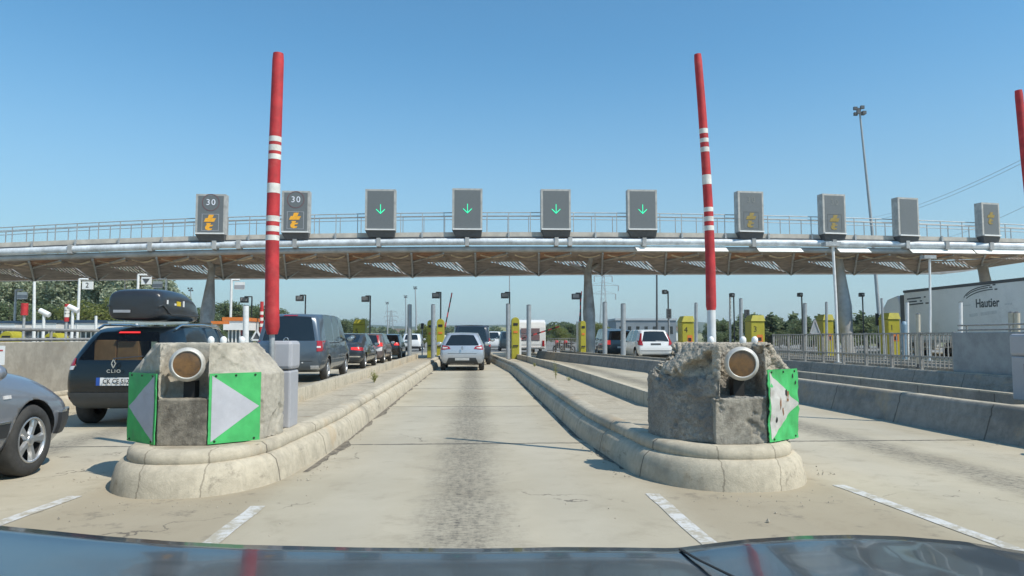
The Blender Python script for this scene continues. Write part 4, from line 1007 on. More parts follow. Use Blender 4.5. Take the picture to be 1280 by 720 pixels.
# ------------------------------------------------------------------ booths
def booth(px0, px1, ytop, ymid, Y, label, top, fascia, glass=True):
    a, b_ = at(px0, ytop, Y), at(px1, ymid, Y); wd = b_.x - a.x
    t = thing('toll_booth', label, 'toll booth', ((a.x+b_.x)/2, Y, 0), 0, 'toll booths')
    zt, zm = a.z, b_.z
    mb = MB(); mb.box(-wd/2, wd/2, -.1, 2.6, zm + (zt-zm)*.72, zt); mb.build('roof', M[top], t)
    mb = MB(); mb.box(-wd/2+.05, wd/2-.05, -.05, 2.55, zm, zm + (zt-zm)*.715); mb.build('fascia', M[fascia], t)
    mb = MB(); mb.box(-wd/2+.2, wd/2-.2, .15, 2.3, .09, 1.0); mb.build('base', M['cab_grey'], t)
    mb = MB(); mb.box(-wd/2+.24, wd/2-.24, .19, 2.26, 1.0, zm); mb.build('window', M['glass_blue'], t)
    for sx in (-1, -.33, .33, 1):
        mb = MB(); mb.box(sx*(wd/2-.25)-.03, sx*(wd/2-.25)+.03, .14, .2, 1.0, zm); mb.build('window_post', M['white'], t)
booth(-12, 20, 401, 412, 38, 'white toll booth fascia at the left picture edge', 'blue_dark', 'white')
booth(40, 72, 400, 413, 38, 'white toll booth with dark roof behind the first tube camera', 'blue_dark', 'white')
booth(93, 125, 400, 413, 38, 'white toll booth with dark roof left of the black hatchback', 'blue_dark', 'white')
booth(278.5, 305, 396.5, 412.5, 36, 'toll booth with orange roof band left of the thick red pole', 'orange', 'white')
t = thing('toll_column', 'orange topped beige column beside the left gantry leg', 'column', (at(268, 405, 33).x, 33, 0)); mb = MB(); zt = at(268, 405, 33).z; mb.box(-.09, .12, 0, .3, 0, zt); mb.build('shaft', M['post_beige'], t); mb = MB(); mb.box(-.14, .55, -.03, .33, zt, zt+.13); mb.build('orange_cap', M['orange'], t)
# ------------------------------------------------------------------ left wall with tube rails
t = thing('concrete_wall', 'pale concrete wall on the kerb at the left edge behind the grey car', 'wall', (-7.35, 11.35, .3))
mb = MB(); mb.box(-.10, .10, 0, 8.2, 0, .90); mb.build('wall_slab', M['wall'], t, .015)
mb = MB(); mb.box(-.135, .135, -.3, -.004, 0, .90); mb.build('end_pier', M['post_beige'], t, .02)
t = thing('railing', 'grey two-tube railing above the left concrete wall', 'railing', (-7.55, 11.6, 0), 0, 'railings')
for z, nm in ((1.405, 'upper_rail'), (1.235, 'lower_rail')):
    mb = MB(); mb.tube([(0, 0, z), (0, 9.5, z)], .028, 8); mb.build(nm, M['rail'], t)
for i in range(7): mb = MB(); mb.tube([(0, .2 + 1.5*i, 0), (0, .2 + 1.5*i, 1.41)], .024, 8); mb.build('rail_post', M['rail'], t)
t = thing('notice_panel', 'small white notice panel with a red line at the left edge', 'notice', tuple(at(1, 439, 11.0)))
mb = MB(); mb.box(-.10, .055, 0, .012, -.20, .08); mb.build('board', M['white'], t); mb = MB(); mb.box(-.10, .03, -.004, -.001, -.0, .02); mb.build('red_line', M['red'], t)
# ------------------------------------------------------------------ pedestrian railing and wall on the right
XF = 11.75; Ya, Yb = 17.1, 27.8
t = thing('railing', 'long upright-bar pedestrian railing on the right island', 'railing', (XF, Ya, .43), 0, 'railings')
L = Yb - Ya; zt = .95
for z, nm in ((zt, 'top_rail'), (.34, 'lower_rail')):
    mb = MB(); mb.box(-.025, .025, 0, L, z-.02, z+.02); mb.build(nm, M['rail'], t)
ns = 64
for i in range(ns):
    y = L*(i+.5)/ns
    mb = MB(); mb.box(-.012, .012, y-.012, y+.012, .06, zt-.02); mb.build('bar', M['rail'], t)
for i in range(9):
    y = L*i/8; mb = MB(); mb.box(-.035, .035, y-.03, y+.03, 0, zt+.03); mb.build('rail_post', M['rail'], t)
t = thing('concrete_wall', 'shaded grey wall right of the pedestrian railing with a rail on top', 'wall', (11.72, 9.3, .43))
mb = MB(); mb.box(-.1, .1, 0, 7.7, 0, .96); mb.build('wall_slab', simple('blue_grey_wall', (.30,.31,.31), .85, 0, .15, 3, .3), t, .015)  # blue-grey of the shaded face is put into the base colour
for z in (1.02, 1.13): mb = MB(); mb.tube([(0, 0, z), (0, 7.6, z)], .022, 8); mb.build('rail', M['rail'], t)
for i in range(6): mb = MB(); mb.tube([(0, .3+1.4*i, .96), (0, .3+1.4*i, 1.13)], .018, 8); mb.build('rail_post', M['rail'], t)
# small fence at the island in front of the middle leg, and the far railing behind it
def small_fence(pa, pb, Ya_, Yb_, y0, y1, label, n=16):
    a0, b0 = at(pa, y0, Ya_), at(pb, y0, Yb_); a1, b1 = at(pa, y1, Ya_), at(pb, y1, Yb_)
    t = thing('railing', label, 'railing', (a0.x, Ya_, 0), 0, 'railings'); o_ = Vector((a0.x, Ya_, 0))
    for nm, p, q in (('top_rail', a0, b0), ('lower_rail', a1, b1)):
        mb = MB(); mb.bar(p-o_, q-o_, .05, .05); mb.build(nm, M['rail'], t)
    for i in range(n+1):
        p = a0.lerp(b0, i/n) - o_; q = a1.lerp(b1, i/n) - o_; mb = MB(); mb.bar((q.x, q.y, max(0, q.z - .05)), (p.x, p.y, p.z), .03, .03); mb.build('bar', M['rail'], t)
small_fence(684, 724, 60, 52, 423, 438, 'small bar fence between the caravan and the middle gantry leg', 18)
small_fence(1096, 1195, 44, 32, 419, 434, 'low bar fence in front of the lorry wheels', 20)
# ------------------------------------------------------------------ building beyond
A, B = at(770, 398, 150), at(845, 398, 150)
t = thing('building', 'long low grey flat-roofed building beyond the white estate car', 'building', ((A.x+B.x)/2, 150, 0)); hw_ = (B.x-A.x)/2
mb = MB(); mb.box(-hw_, hw_, 0, 14, 0, A.z-.4); mb.build('wall', simple('grey_cladding', (.20,.23,.25), .6, 0, .1, .6), t)
mb = MB(); mb.box(-hw_-.2, hw_+.2, -.2, 14.2, A.z-.4, A.z); mb.build('roof', simple('pale_roof_edge', (.42,.45,.46), .6), t)
for i in range(7):
    x = -hw_ + (i+.6)*2*hw_/7.2; mb = MB(); mb.box(x-.35, x+.35, -.03, .02, 2.0, 3.6); mb.build('window', M['glass'], t)
for px, y0, Y, w_, lab in ((497, 416, 400, 9, 'tiny white house far off above the queue, left'), (430, 419, 330, 12, 'tiny pale building far off behind the van'), (848, 415, 300, 10, 'tiny pale building far off right of the estate car')):
    p = at(px, y0, Y); t = thing('far_house', lab, 'house', (p.x, Y, 0), 0, 'far houses'); mb = MB(); mb.box(-w_/2, w_/2, 0, 8, 0, p.z*.7+1.5); mb.build('wall', M['white'], t)
    mb = MB(); zz = p.z*.7+1.5; mb.add([(-w_/2-.4,-.4,zz),(w_/2+.4,-.4,zz),(w_/2+.4,8.4,zz),(-w_/2-.4,8.4,zz),(-w_/2-.4,4,zz+2),(w_/2+.4,4,zz+2)], [(0,1,5,4),(2,3,4,5),(1,2,5),(3,0,4),(3,2,1,0)]); mb.build('roof', M['bark'], t)
# ------------------------------------------------------------------ trees: leaf clumps through the crown volume
def leaf_cloud(clumps, n, size, seed, flat=.0):
    rnd = random.Random(seed); vs = []; fs = []
    tot = sum(c[3]**2 for c in clumps)
    for (cx, cy, cz, r, sz) in clumps:
        k = int(n * r*r / tot)
        for _ in range(k):
            while True:
                p = Vector((rnd.uniform(-1,1), rnd.uniform(-1,1), rnd.uniform(-1,1)))
                if .25 < p.length < 1: break
            p = Vector((cx + p.x*r, cy + p.y*r, cz + p.z*r*sz))
            s = size * rnd.uniform(.6, 1.4)
            q = Vector((rnd.gauss(0,1), rnd.gauss(0,1), rnd.gauss(0,1))).normalized(); u = q.orthogonal().normalized() * s; v = q.cross(u).normalized() * s * rnd.uniform(.5, .9)
            b_ = len(vs); vs += [p-u, p-v*.8, p+u, p+v]; fs.append((b_, b_+1, b_+2, b_+3))
    return vs, fs
def tree_meshes(kind, h, w_, seed, n, size, leaf):
    rnd = random.Random(seed); cl = []
    if kind == 'poplar':
        for i in range(26):
            z = h*(.18 + .80*rnd.random()); u = z/h; rad = w_*.5*math.sin(PI*min(1, max(.05, u*.92)))**.6
            a = rnd.random()*2*PI; rr = rad*rnd.random()**.5*.9; cl.append((math.cos(a)*rr, math.sin(a)*rr, z, w_*.16*rnd.uniform(.7,1.3), 1.5))
    else:
        for i in range(30):
            z = h*(.25 + .68*rnd.random()); u = (z/h-.25)/.7; rad = w_*.5*math.sqrt(max(.05, 1-(u*1.6-.6)**2))
            a = rnd.random()*2*PI; rr = rad*rnd.random()**.5*.9; cl.append((math.cos(a)*rr, math.sin(a)*rr, z, w_*.17*rnd.uniform(.6,1.3), .8))
    vs, fs = leaf_cloud(cl, n, size, seed)
    mb = MB(); mb.add(vs, fs); crown = mb.mesh('crown', leaf)
    tr = MB(); tr.tube([(0,0,-.2), (.1,0,h*.3), (0,.1,h*.6), (0,0,h*.9)], [w_*.045, w_*.035, w_*.022, .03], 8)
    for (x, y, z, r, s) in cl[::2]: tr.tube([(0, 0, max(.15*h, z - h*.14)), (x*.5, y*.5, z-h*.05), (x, y, z)], [w_*.014, w_*.01, .02], 5, cap=False)
    return crown, tr.mesh('trunk', M['bark'])
protos = {
 'poplar': [tree_meshes('poplar', 1, .62, s, 13000, .0165, M['leaf_poplar']) for s in (1, 2, 3)],
 'round': [tree_meshes('round', 1, .95, s, 8000, .019, M['leaf_dark']) for s in (4, 5)],
 'yellow': [tree_meshes('round', 1, .95, s, 6500, .019, M['leaf_yellow']) for s in (6,)],
 'spire': [tree_meshes('poplar', 1, .45, s, 900, .045, M['leaf_dark']) for s in (8, 9)]}
ti = 0
def tree(kind, px, ytop, Y, label, group, wscale=1.0, name=None):
    global ti
    p = at(px, ytop, Y); h = p.z; v = protos[kind][ti % len(protos[kind])]; ti += 1
    nm = name or {'poplar': 'poplar_tree', 'round': 'broadleaf_tree', 'yellow': 'broadleaf_tree', 'spire': 'young_tree'}[kind]
    t = thing(nm, label, 'tree', (p.x, Y, 0), random.random()*6, group); t.scale = (h*wscale, h*wscale, h)
    mesh_obj('crown', v[0], t); mesh_obj('trunk', v[1], t)
GP = 'poplars behind the left toll booths'
for px, yt, Y, lab, ws in (
    (-46, 338, 92, 'poplar cut by the left picture edge', 1.0), (-12, 330, 96, 'silvery poplar at the left picture edge', 1.0), (24, 334, 92, 'poplar behind the grey gooseneck pole', 1.0),
    (58, 326, 97, 'poplar behind the plain white pole', 1.0), (92, 330, 93, 'poplar behind the number 2 board', 1.0), (124, 324, 98, 'poplar between the number 2 board and the thin white pole', 1.0),
    (152, 330, 93, 'poplar behind the left half of the roof box', 1.0), (180, 334, 99, 'poplar above the middle of the roof box', 1.0), (204, 350, 97, 'shorter poplar above the right end of the roof box', .95), (222, 366, 100, 'low sloping poplar left of the left gantry leg', .95)):
    tree('poplar', px, yt, Y, lab, GP, ws*1.15)
for px, yt, Y, kind, lab in ((100, 378, 72, 'yellow', 'yellow-green bushy tree in front of the poplars, left of the roof box'), (140, 372, 74, 'yellow', 'yellow-green bushy tree half behind the roof box'), (10, 376, 76, 'round', 'dark bushy tree low at the left edge'), (62, 380, 74, 'round', 'dark bushy tree above the second booth'),
    (243, 384, 86, 'round', 'dark tree left against the left gantry leg'), (286, 376, 88, 'round', 'dark round tree above the orange booth'), (312, 381, 88, 'round', 'dark tree between orange booth and thick red pole'), (268, 391, 84, 'round', 'low dark tree right of the left gantry leg'), (338, 386, 90, 'round', 'dark tree hidden mostly by the thick red pole'),
    (428, 399, 100, 'round', 'round tree above the van bonnet'), (447, 398, 105, 'round', 'round tree behind yellow machine five'), (413, 404, 110, 'yellow', 'pale low tree right behind the van mirror'),
    (698, 407, 112, 'yellow', 'yellow-green bush right of the caravan'), (714, 404, 116, 'round', 'dark bush left of the middle gantry leg'), (681, 410, 120, 'round', 'dark bush right behind the caravan'), (748, 404, 116, 'yellow', 'yellow-green bush right of the middle gantry leg'), (531, 406, 95, 'yellow', 'small bush left of the olive machine'), (1094, 398, 84, 'round', 'dark bush behind the tall light mast')):
    tree(kind, px, yt, Y, lab, 'bushy trees beyond the plaza', 1.15)
hx = [(897, 400), (910, 398), (921, 401), (934, 392), (946, 394), (958, 391), (966, 397), (977, 394), (988, 393), (999, 398), (1012, 396), (1024, 393), (1042, 399), (1062, 396), (1073, 392), (1086, 394), (1103, 396), (1118, 399)]
names = ['leftmost', 'second', 'third', 'fourth', 'fifth', 'sixth', 'seventh', 'eighth', 'ninth', 'tenth', 'eleventh', 'twelfth', 'thirteenth', 'fourteenth', 'fifteenth', 'sixteenth', 'seventeenth', 'last']
for i, (px, yt) in enumerate(hx):
    tree('spire' if i % 3 else 'round', px, yt, 76 + (i*37 % 9), '%s dark young tree of the row right of the slim red pole' % names[i], 'young trees behind the right machines', 1.5 if i % 3 else 1.0)
# wooded skyline strips far off: one mass
def mass(name, x0, x1, Y, h, n, size, leaf, seed, depth=30):
    rnd = random.Random(seed); cl = []
    for i in range(int((x1-x0)/7)):
        x = x0 + (x1-x0)*rnd.random(); hh = h*(.6+.6*noise.noise((x*.02, seed, 0))+.2*rnd.random()); cl.append((x, Y+rnd.random()*depth, max(1, hh*.5), max(2.2, hh*.55), .9))
    vs, fs = leaf_cloud(cl, n, size, seed); mb = MB(); mb.add(vs, fs); o = mb.build(name, leaf); return tag(o, kind='stuff')
mass('distant_wood', -190, 60, 330, 9, 22000, .55, M['leaf_dark'], 3)
mass('distant_hedge', 20, 330, 300, 8, 26000, .55, M['leaf_dark'], 5)
mass('far_woodland', -420, 620, 820, 17, 26000, 1.5, M['leaf_dark'], 7, 90)
# ------------------------------------------------------------------ weeds growing on the islands
def weed(loc, h, n, label, seed, spread=.5, yellow=True):
    rnd = random.Random(seed); t = thing('weed', label, 'weed', loc, 0, 'weeds on the kerb islands'); st = MB(); lf = MB()
    for i in range(n):
        a = rnd.random()*2*PI; hh = h*rnd.uniform(.5, 1); r = spread*h*rnd.random()
        p = [Vector((0,0,0)), Vector((math.cos(a)*r*.35, math.sin(a)*r*.35, hh*.5)), Vector((math.cos(a)*r, math.sin(a)*r, hh))]
        st.tube(p, [.004, .003, .0015], 4)
        for _ in range(9):
            u = rnd.uniform(.25, 1); q = p[0].lerp(p[2], u) + Vector((rnd.uniform(-.03,.03), rnd.uniform(-.03,.03), rnd.uniform(-.02,.03)))
            d = Vector((rnd.uniform(-1,1), rnd.uniform(-1,1), rnd.uniform(0,.8))).normalized()*.035; e = d.orthogonal().normalized()*.010
            lf.add([q, q+d*.5+e, q+d, q+d*.5-e], [(0,1,2,3)])
    st.build('stems', M['weed'], t); lf.build('leaves', M['weed'], t)
p = gp(468, 477, .12); weed((p.x, p.y, .09), .30, 26, 'dry yellow weed tuft on the left island', 3, .7)
p = gp(695, 474, .1); weed((p.x, p.y, .09), .62, 7, 'tall thin weed stalk on the right island', 5, .18)
p = gp(711, 476, .1); weed((p.x, p.y, .09), .10, 6, 'tiny weed right of the tall stalk', 6, .5)
p = gp(668, 458, .1); weed((p.x, p.y, .09), .14, 12, 'low weed patch behind the tall stalk', 7, .9)
# ------------------------------------------------------------------ vehicles: a subdivided body cage, wheel arches cut out, panes split off as parts
FR = (-1, -.84, 0, .84, 1)
def shell(st, glass, trim_rows=0, rear_bulge=.05, front_bulge=.10, crown=.035, levels=2, arches=(), arch_r=.36, arch_d=.28, rear_window=True, pane_cols=True):
    """st: stations rear to front; each (y[5] or y, w[5], z[5]). glass: set of station segments whose side is glazed;
    returns split meshes by slot: 0 paint 1 trim 2 arch 3 windscreen 4 rear glass 5 side glass left 6 side glass right"""
    vs, fs, ms = [], [], []
    rings = []
    for (y, w_, z) in st:
        ys = list(y) if isinstance(y, (list, tuple)) else [y]*5
        ring = []
        for c in range(5): ring.append((FR[c]*w_[0], ys[0], z[0]))                      # bottom, left to right
        for r in (1, 2, 3): ring.append((w_[r], ys[r], z[r]))                           # right side
        for c in (4, 3, 2, 1, 0): ring.append((FR[c]*w_[4], ys[4], z[4] + crown*(1-abs(FR[c])**2)))
        for r in (3, 2, 1): ring.append((-w_[r], ys[r], z[r]))
        rings.append(list(range(len(vs), len(vs)+16))); vs += ring
    n = len(st)
    for j in range(n-1):
        for k in range(16):
            a, b_ = rings[j][k], rings[j][(k+1) % 16]; c, d = rings[j+1][(k+1) % 16], rings[j+1][k]
            m_ = 0
            if k in (0,1,2,3): m_ = 1
            if k in (4, 15) and trim_rows >= 1: m_ = 1
            if k == 7 and j in glass['side']: m_ = 6
            if k == 12 and j in glass['side']: m_ = 5
            if k in (9, 10) and j == glass['ws']: m_ = 3
            if k in (9, 10) and j == glass.get('rw', -1): m_ = 4
            fs.append((a, b_, c, d)); ms.append(m_)
    def cap(j, bulge, sgn, is_rear):
        R_ = rings[j]; y, w_, z = st[j]; ys = list(y) if isinstance(y, (list, tuple)) else [y]*5
        grid = [[R_[c] for c in range(5)]]
        for r in (1, 2, 3):
            row = [R_[16 - r]]
            for c in (1, 2, 3):
                vs.append((FR[c]*w_[r], ys[r] + sgn*bulge*(1 - abs(FR[c])**2*1.2 + .2), z[r])); row.append(len(vs)-1)
            row.append(R_[4 + r]); grid.append(row)
        grid.append([R_[12], R_[11], R_[10], R_[9], R_[8]])
        for r in range(4):
            for c in range(4):
                q = (grid[r][c], grid[r+1][c], grid[r+1][c+1], grid[r][c+1]) if is_rear else (grid[r][c], grid[r][c+1], grid[r+1][c+1], grid[r+1][c])
                m_ = 0
                if is_rear and r == 3 and c in (1, 2) and rear_window: m_ = 4
                if r == 0 and trim_rows >= 1: m_ = 1
                fs.append(q); ms.append(m_)
    cap(0, rear_bulge, -1, True); cap(n-1, front_bulge, 1, False)
    me = bpy.data.meshes.new('cage'); me.from_pydata(vs, [], fs)
    dummy = [M['dark']]*7
    for i in range(7): me.materials.append(SLOT[i])
    for p, m_ in zip(me.polygons, ms): p.material_index = m_
    bm = bmesh.new(); bm.from_mesh(me); bmesh.ops.recalc_face_normals(bm, faces=bm.faces)
    cl = bm.edges.layers.float.get('crease_edge') or bm.edges.layers.float.new('crease_edge')
    for e in bm.edges:                                   # crisper pane outlines
        ids = {f.material_index for f in e.link_faces}
        if len(ids) > 1 and ids & {3, 4, 5, 6}: e[cl] = .95
    vl = bm.verts.layers.float.get('crease_vert') or bm.verts.layers.float.new('crease_vert')
    for v in bm.verts:
        for k_ in (3, 4, 5, 6):
            if sum(1 for f in v.link_faces if f.material_index == k_) == 1 and len(v.link_faces) >= 4: v[vl] = .55
    bm.to_mesh(me); bm.free()
    o = bpy.data.objects.new('cage', me); COL.objects.link(o)
    s = o.modifiers.new('s', 'SUBSURF'); s.levels = levels; s.render_levels = levels
    cuts = []
    for (ya, za, ww) in arches:
        mb = MB()
        for sg in (-1, 1):
            mb.tube([(sg*(ww-arch_d), ya, za), (sg*(ww+.3), ya, za)], arch_r, 28)
        cme = mb.mesh('cut', [SLOT[i] for i in range(7)])
        for p in cme.polygons: p.material_index = 2
        co = bpy.data.objects.new('cut', cme); COL.objects.link(co); cuts.append(co)
        b_ = o.modifiers.new('b', 'BOOLEAN'); b_.operation = 'DIFFERENCE'; b_.solver = 'EXACT'; b_.object = co
    bpy.context.view_layer.update()
    ev = o.evaluated_get(bpy.context.evaluated_depsgraph_get()); out = bpy.data.meshes.new_from_object(ev)
    bpy.data.objects.remove(o)
    for c in cuts: bpy.data.objects.remove(c)
    return out
SLOT = [bpy.data.materials.new('slot%d' % i) for i in range(7)]
def split(me, mats):
    order = [m_.name if m_ else '' for m_ in me.materials]
    idx = [int(nm[4:5]) if nm.startswith('slot') else 0 for nm in order]
    groups = {}
    for p in me.polygons:
        groups.setdefault(idx[p.material_index] if p.material_index < len(idx) else 0, []).append(p)
    def sub(keys, offs=0.0):
        vs = {}; V = []; Fc = []; MI = []
        for k in keys:
            for p in groups.get(k, []):
                f = []
                for v in p.vertices:
                    if v not in vs: vs[v] = len(V); V.append(me.vertices[v].co + me.vertices[v].normal*offs)
                    f.append(vs[v])
                Fc.append(f); MI.append(k)
        if not Fc: return None
        o = bpy.data.meshes.new('m'); o.from_pydata([tuple(v) for v in V], [], Fc)
        ks = sorted(set(MI)); 
        for k in ks: o.materials.append(mats[k])
        for p, m_ in zip(o.polygons, MI): p.material_index = ks.index(m_); p.use_smooth = (m_ != 2)
        return o
    return sub
class Car:
    def __init__(s, t, me, mats, pane_offs=.0):
        s.t = t; s.me = me
        s.bvh = BVHTree.FromPolygons([v.co.copy() for v in me.vertices], [list(p.vertices) for p in me.polygons])
        sub = split(me, mats)
        s.body = mesh_obj('body', sub((0, 1, 2)), t)
        for k, nm in ((3, 'windscreen'), (4, 'rear_window'), (5, 'side_window'), (6, 'side_window')):
            m_ = sub((k,), pane_offs)
            if m_: mesh_obj(nm, m_, t)
    def patch(s, name, cs, view, mat, off=.008, parent=None, nx=8, nz=6, thick=True):
        """cs: 4 corners (u, z) counter-clockwise from lower left as seen; view: 'rear' u=x, 'front', 'right' u=y, 'left', or an angle (deg) of the view direction, u across"""
        ang = {'rear': 0, 'right': 90, 'front': 180, 'left': -90}.get(view, view)
        a = R(ang) if not isinstance(ang, str) else 0
        d = Vector((-math.sin(a), math.cos(a), 0)); u = Vector((math.cos(a), math.sin(a), 0))
        # u grows to the right when looking along d
        P = []; 
        for j in range(nz+1):
            for i in range(nx+1):
                p, q = i/nx, j/nz
                c0, c1, c2, c3 = cs
                uu = (c0[0]*(1-p)+c1[0]*p)*(1-q) + (c3[0]*(1-p)+c2[0]*p)*q; zz = (c0[1]*(1-p)+c1[1]*p)*(1-q) + (c3[1]*(1-p)+c2[1]*p)*q
                o_ = u*uu - d*8 + Vector((0, 0, zz))
                h = s.bvh.ray_cast(o_, d)
                P.append((h[0] - d*off if h[0] is not None else None, h[0]))
        last = next((p for p in P if p[0] is not None), None)
        if last is None: return None
        V = []
        for p in P:
            if p[0] is None: p = last
            V.append(p[0]); last = p
        mb = MB(); fs = [(j*(nx+1)+i, j*(nx+1)+i+1, (j+1)*(nx+1)+i+1, (j+1)*(nx+1)+i) for j in range(nz) for i in range(nx)]
        mb.add(V, fs, 0, True)
        if thick:
            per = [i for i in range(nx+1)] + [j*(nx+1)+nx for j in range(1, nz+1)] + [nz*(nx+1)+i for i in range(nx-1, -1, -1)] + [j*(nx+1) for j in range(nz-1, 0, -1)]
            ring = [V[i] for i in per]; low = [v + d*(off+.006) for v in ring]; m_ = len(per)
            mb.add(ring + low, [(i, (i+1) % m_, m_+(i+1) % m_, m_+i) for i in range(m_)], 0, False)
        return mb.build(name, mat, parent or s.t)
def wheel(t, x, y, r, w_=.19, spokes=5, mat='rim', detailed=True):
    sg = 1 if x > 0 else -1
    Mx = Matrix.Translation((x, y, r)) @ Matrix.Rotation(sg*PI/2, 4, 'Y')      # local +z outward
    a = MB(); a.lathe([(r*.60, -w_), (r*.93, -w_), (r, -w_+.03), (r, -.03), (r*.95, -.004), (r*.80, .008), (r*.655, .002), (r*.64, -.02), (r*.60, -w_)], 36, Mx)
    wo = a.build('wheel', M['tyre'], t)
    b_ = MB(); ri = r*.655
    b_.lathe([(ri, .004), (ri*.95, .006), (ri*.90, -.02), (ri*.88, -.09), (.05, -.10), (0, -.10)], 36, Mx, 1)
    b_.lathe([(ri*1.0, .002), (ri*.955, .010), (ri*.90, .004), (ri*.89, -.03)], 36, Mx, 0)
    b_.lathe([(r*.17, -.05), (r*.16, -.008), (r*.10, .0), (0, .002)], 16, Mx, 0)
    for k in range(spokes):
        an = 2*PI*k/spokes + .3
        c, s_ = math.cos(an), math.sin(an); px, py = -s_, c
        w0, w1 = r*.10, r*.17
        q = []
        for (rad, hw_, z) in ((r*.12, w0, -.012), (ri*.55, w0*.95, -.006), (ri*.93, w1, -.004)):
            q.append([Vector((c*rad + px*hw_, s_*rad + py*hw_, z-.03)), Vector((c*rad - px*hw_, s_*rad - py*hw_, z-.03)), Vector((c*rad - px*hw_*.6, s_*rad - py*hw_*.6, z)), Vector((c*rad + px*hw_*.6, s_*rad + py*hw_*.6, z))])
        b_.loft([[Mx @ v for v in rr] for rr in q], 0)
    b_.build('rim', [M[mat], M['arch']], wo)
def mirror(t, x, y, z, mat):
    sg = 1 if x > 0 else -1; mb = MB()
    prof = [(.0, -.09), (.04, -.10), (.075, -.085), (.085, 0), (.07, .075), (.03, .095), (0, .09)]
    mb.bar((x - sg*.14, y + .02, z - .05), (x, y, z), .05, .03, 0)
    mb.lathe([(.02, -.06), (.085, -.05), (.10, .0), (.085, .05), (.03, .075), (0, .08)], 12, Matrix.Translation((x + sg*.06, y, z)) @ Matrix.Diagonal((1.25, 1, .85, 1)) @ Matrix.Rotation(-PI/2, 4, 'X'))
    o = mb.build('mirror', mat, t)
    m2 = MB(); m2.lathe([(.075, 0), (0, .002)], 12, FACE(x + sg*.06, y - .062, z) @ Matrix.Diagonal((1.2, .8, 1, 1))); m2.build('mirror_glass', M['chrome'], o)
def stations(kind, L, W, Ht, belt=.93, hood_c=1.0, hood_f=.72, base=.22, y_roof_r=.35, ws_top=None, ws_cowl=None, tumble=.80, dtrunk=1.02, rear_w=.90, wag_w=.72):
    h = W/2; z1, z2 = base + .20, (base + belt)/2 + .10
    ws_cowl = ws_cowl or L - 1.15; ws_top = ws_top or ws_cowl - .75
    S = []
    rw = tumble
    if kind in ('hatch', 'wagon', 'van'):
        yr = y_roof_r
        S.append(([.10, .02, .0, .05, yr], [h*.80, h*rear_w*.98, h*rear_w, h*(rear_w-.03), h*(rw-.10)], [base+.05, z1, z2, belt, Ht-.09]))
        S.append(([.32, .28, .26, .30, yr+.16], [h*.84, h*.985, h*.985, h*.95, h*(rw-.03)], [base, z1, z2, belt, Ht-.035]))
        S.append(([.62, .62, .62, .62, yr+.42], [h*.86, h, h, h*.965, h*rw], [base, z1, z2, belt, Ht-.01]))
        k = L*.36
        S.append((k, [h*.86, h, h, h*.97, h*(rw+.01)], [base, z1, z2, belt-.01, Ht]))
        S.append((k+.10, [h*.86, h, h, h*.97, h*(rw+.01)], [base, z1, z2, belt-.01, Ht]))
        k2 = (k + ws_top)/2 + .12
        S.append((k2, [h*.86, h, h, h*.97, h*(rw+.01)], [base, z1, z2, belt-.02, Ht]))
        S.append((k2+.08, [h*.86, h, h, h*.97, h*(rw+.01)], [base, z1, z2, belt-.02, Ht]))
        glass = {'side': {2, 4, 6} if kind != 'hatch' else {2, 4, 6}}
    else:
        S.append(([.10, .02, .0, .02, .10], [h*.78, h*rear_w, h*rear_w, h*(rear_w-.04), h*(rear_w-.16)], [base+.06, z1, z2, belt-.10, dtrunk-.02]))
        S.append(([.35, .32, .3, .3, .32], [h*.84, h*.98, h*.98, h*.93, h*.76], [base, z1, z2, belt-.05, dtrunk]))
        S.append(([.62, .62, .62, .62, .62], [h*.86, h, h, h*.95, h*.76], [base, z1, z2, belt-.02, dtrunk+.03]))
        S.append(([1.1, 1.1, 1.1, 1.15, 1.42], [h*.86, h, h, h*.965, h*(rw-.05)], [base, z1, z2, belt, Ht-.05]))
        S.append(([1.3, 1.3, 1.3, 1.35, 1.6], [h*.86, h, h, h*.97, h*(rw-.01)], [base, z1, z2, belt, Ht-.015]))
        k = L*.47
        S.append((k, [h*.86, h, h, h*.97, h*rw], [base, z1, z2, belt-.01, Ht]))
        S.append((k+.08, [h*.86, h, h, h*.97, h*rw], [base, z1, z2, belt-.01, Ht]))
        glass = {'side': {4, 6}, 'rw': 2}
    wt, wc = ws_top, ws_cowl
    S.append(([wc-.25, wc-.25, wc-.25, wc-.22, wt], [h*.86, h, h, h*.965, h*(rw-.02)], [base, z1, z2, belt-.03, Ht-.03]))
    glass['ws'] = len(S)-1
    S.append(([wc+.05, wc+.05, wc+.05, wc, wc-.02], [h*.86, h, h, h*.955, h*.80], [base, z1, z2, hood_c-.09, hood_c]))
    m_ = (wc + L)/2
    S.append((m_, [h*.86, h*.995, h*.99, h*.93, h*.76], [base, z1, z2-.02, (hood_c+hood_f)/2-.05, (hood_c+hood_f)/2+.045]))
    S.append(([L-.32, L-.32, L-.32, L-.32, L-.34], [h*.84, h*.97, h*.96, h*.89, h*.68], [base, z1, z2-.06, hood_f-.06, hood_f+.02]))
    S.append(([L-.14, L-.04, L-.03, L-.06, L-.14], [h*.66, h*.80, h*.80, h*.76, h*.56], [base+.03, z1, z2-.10, hood_f-.13, hood_f-.05]))
    return S, glass
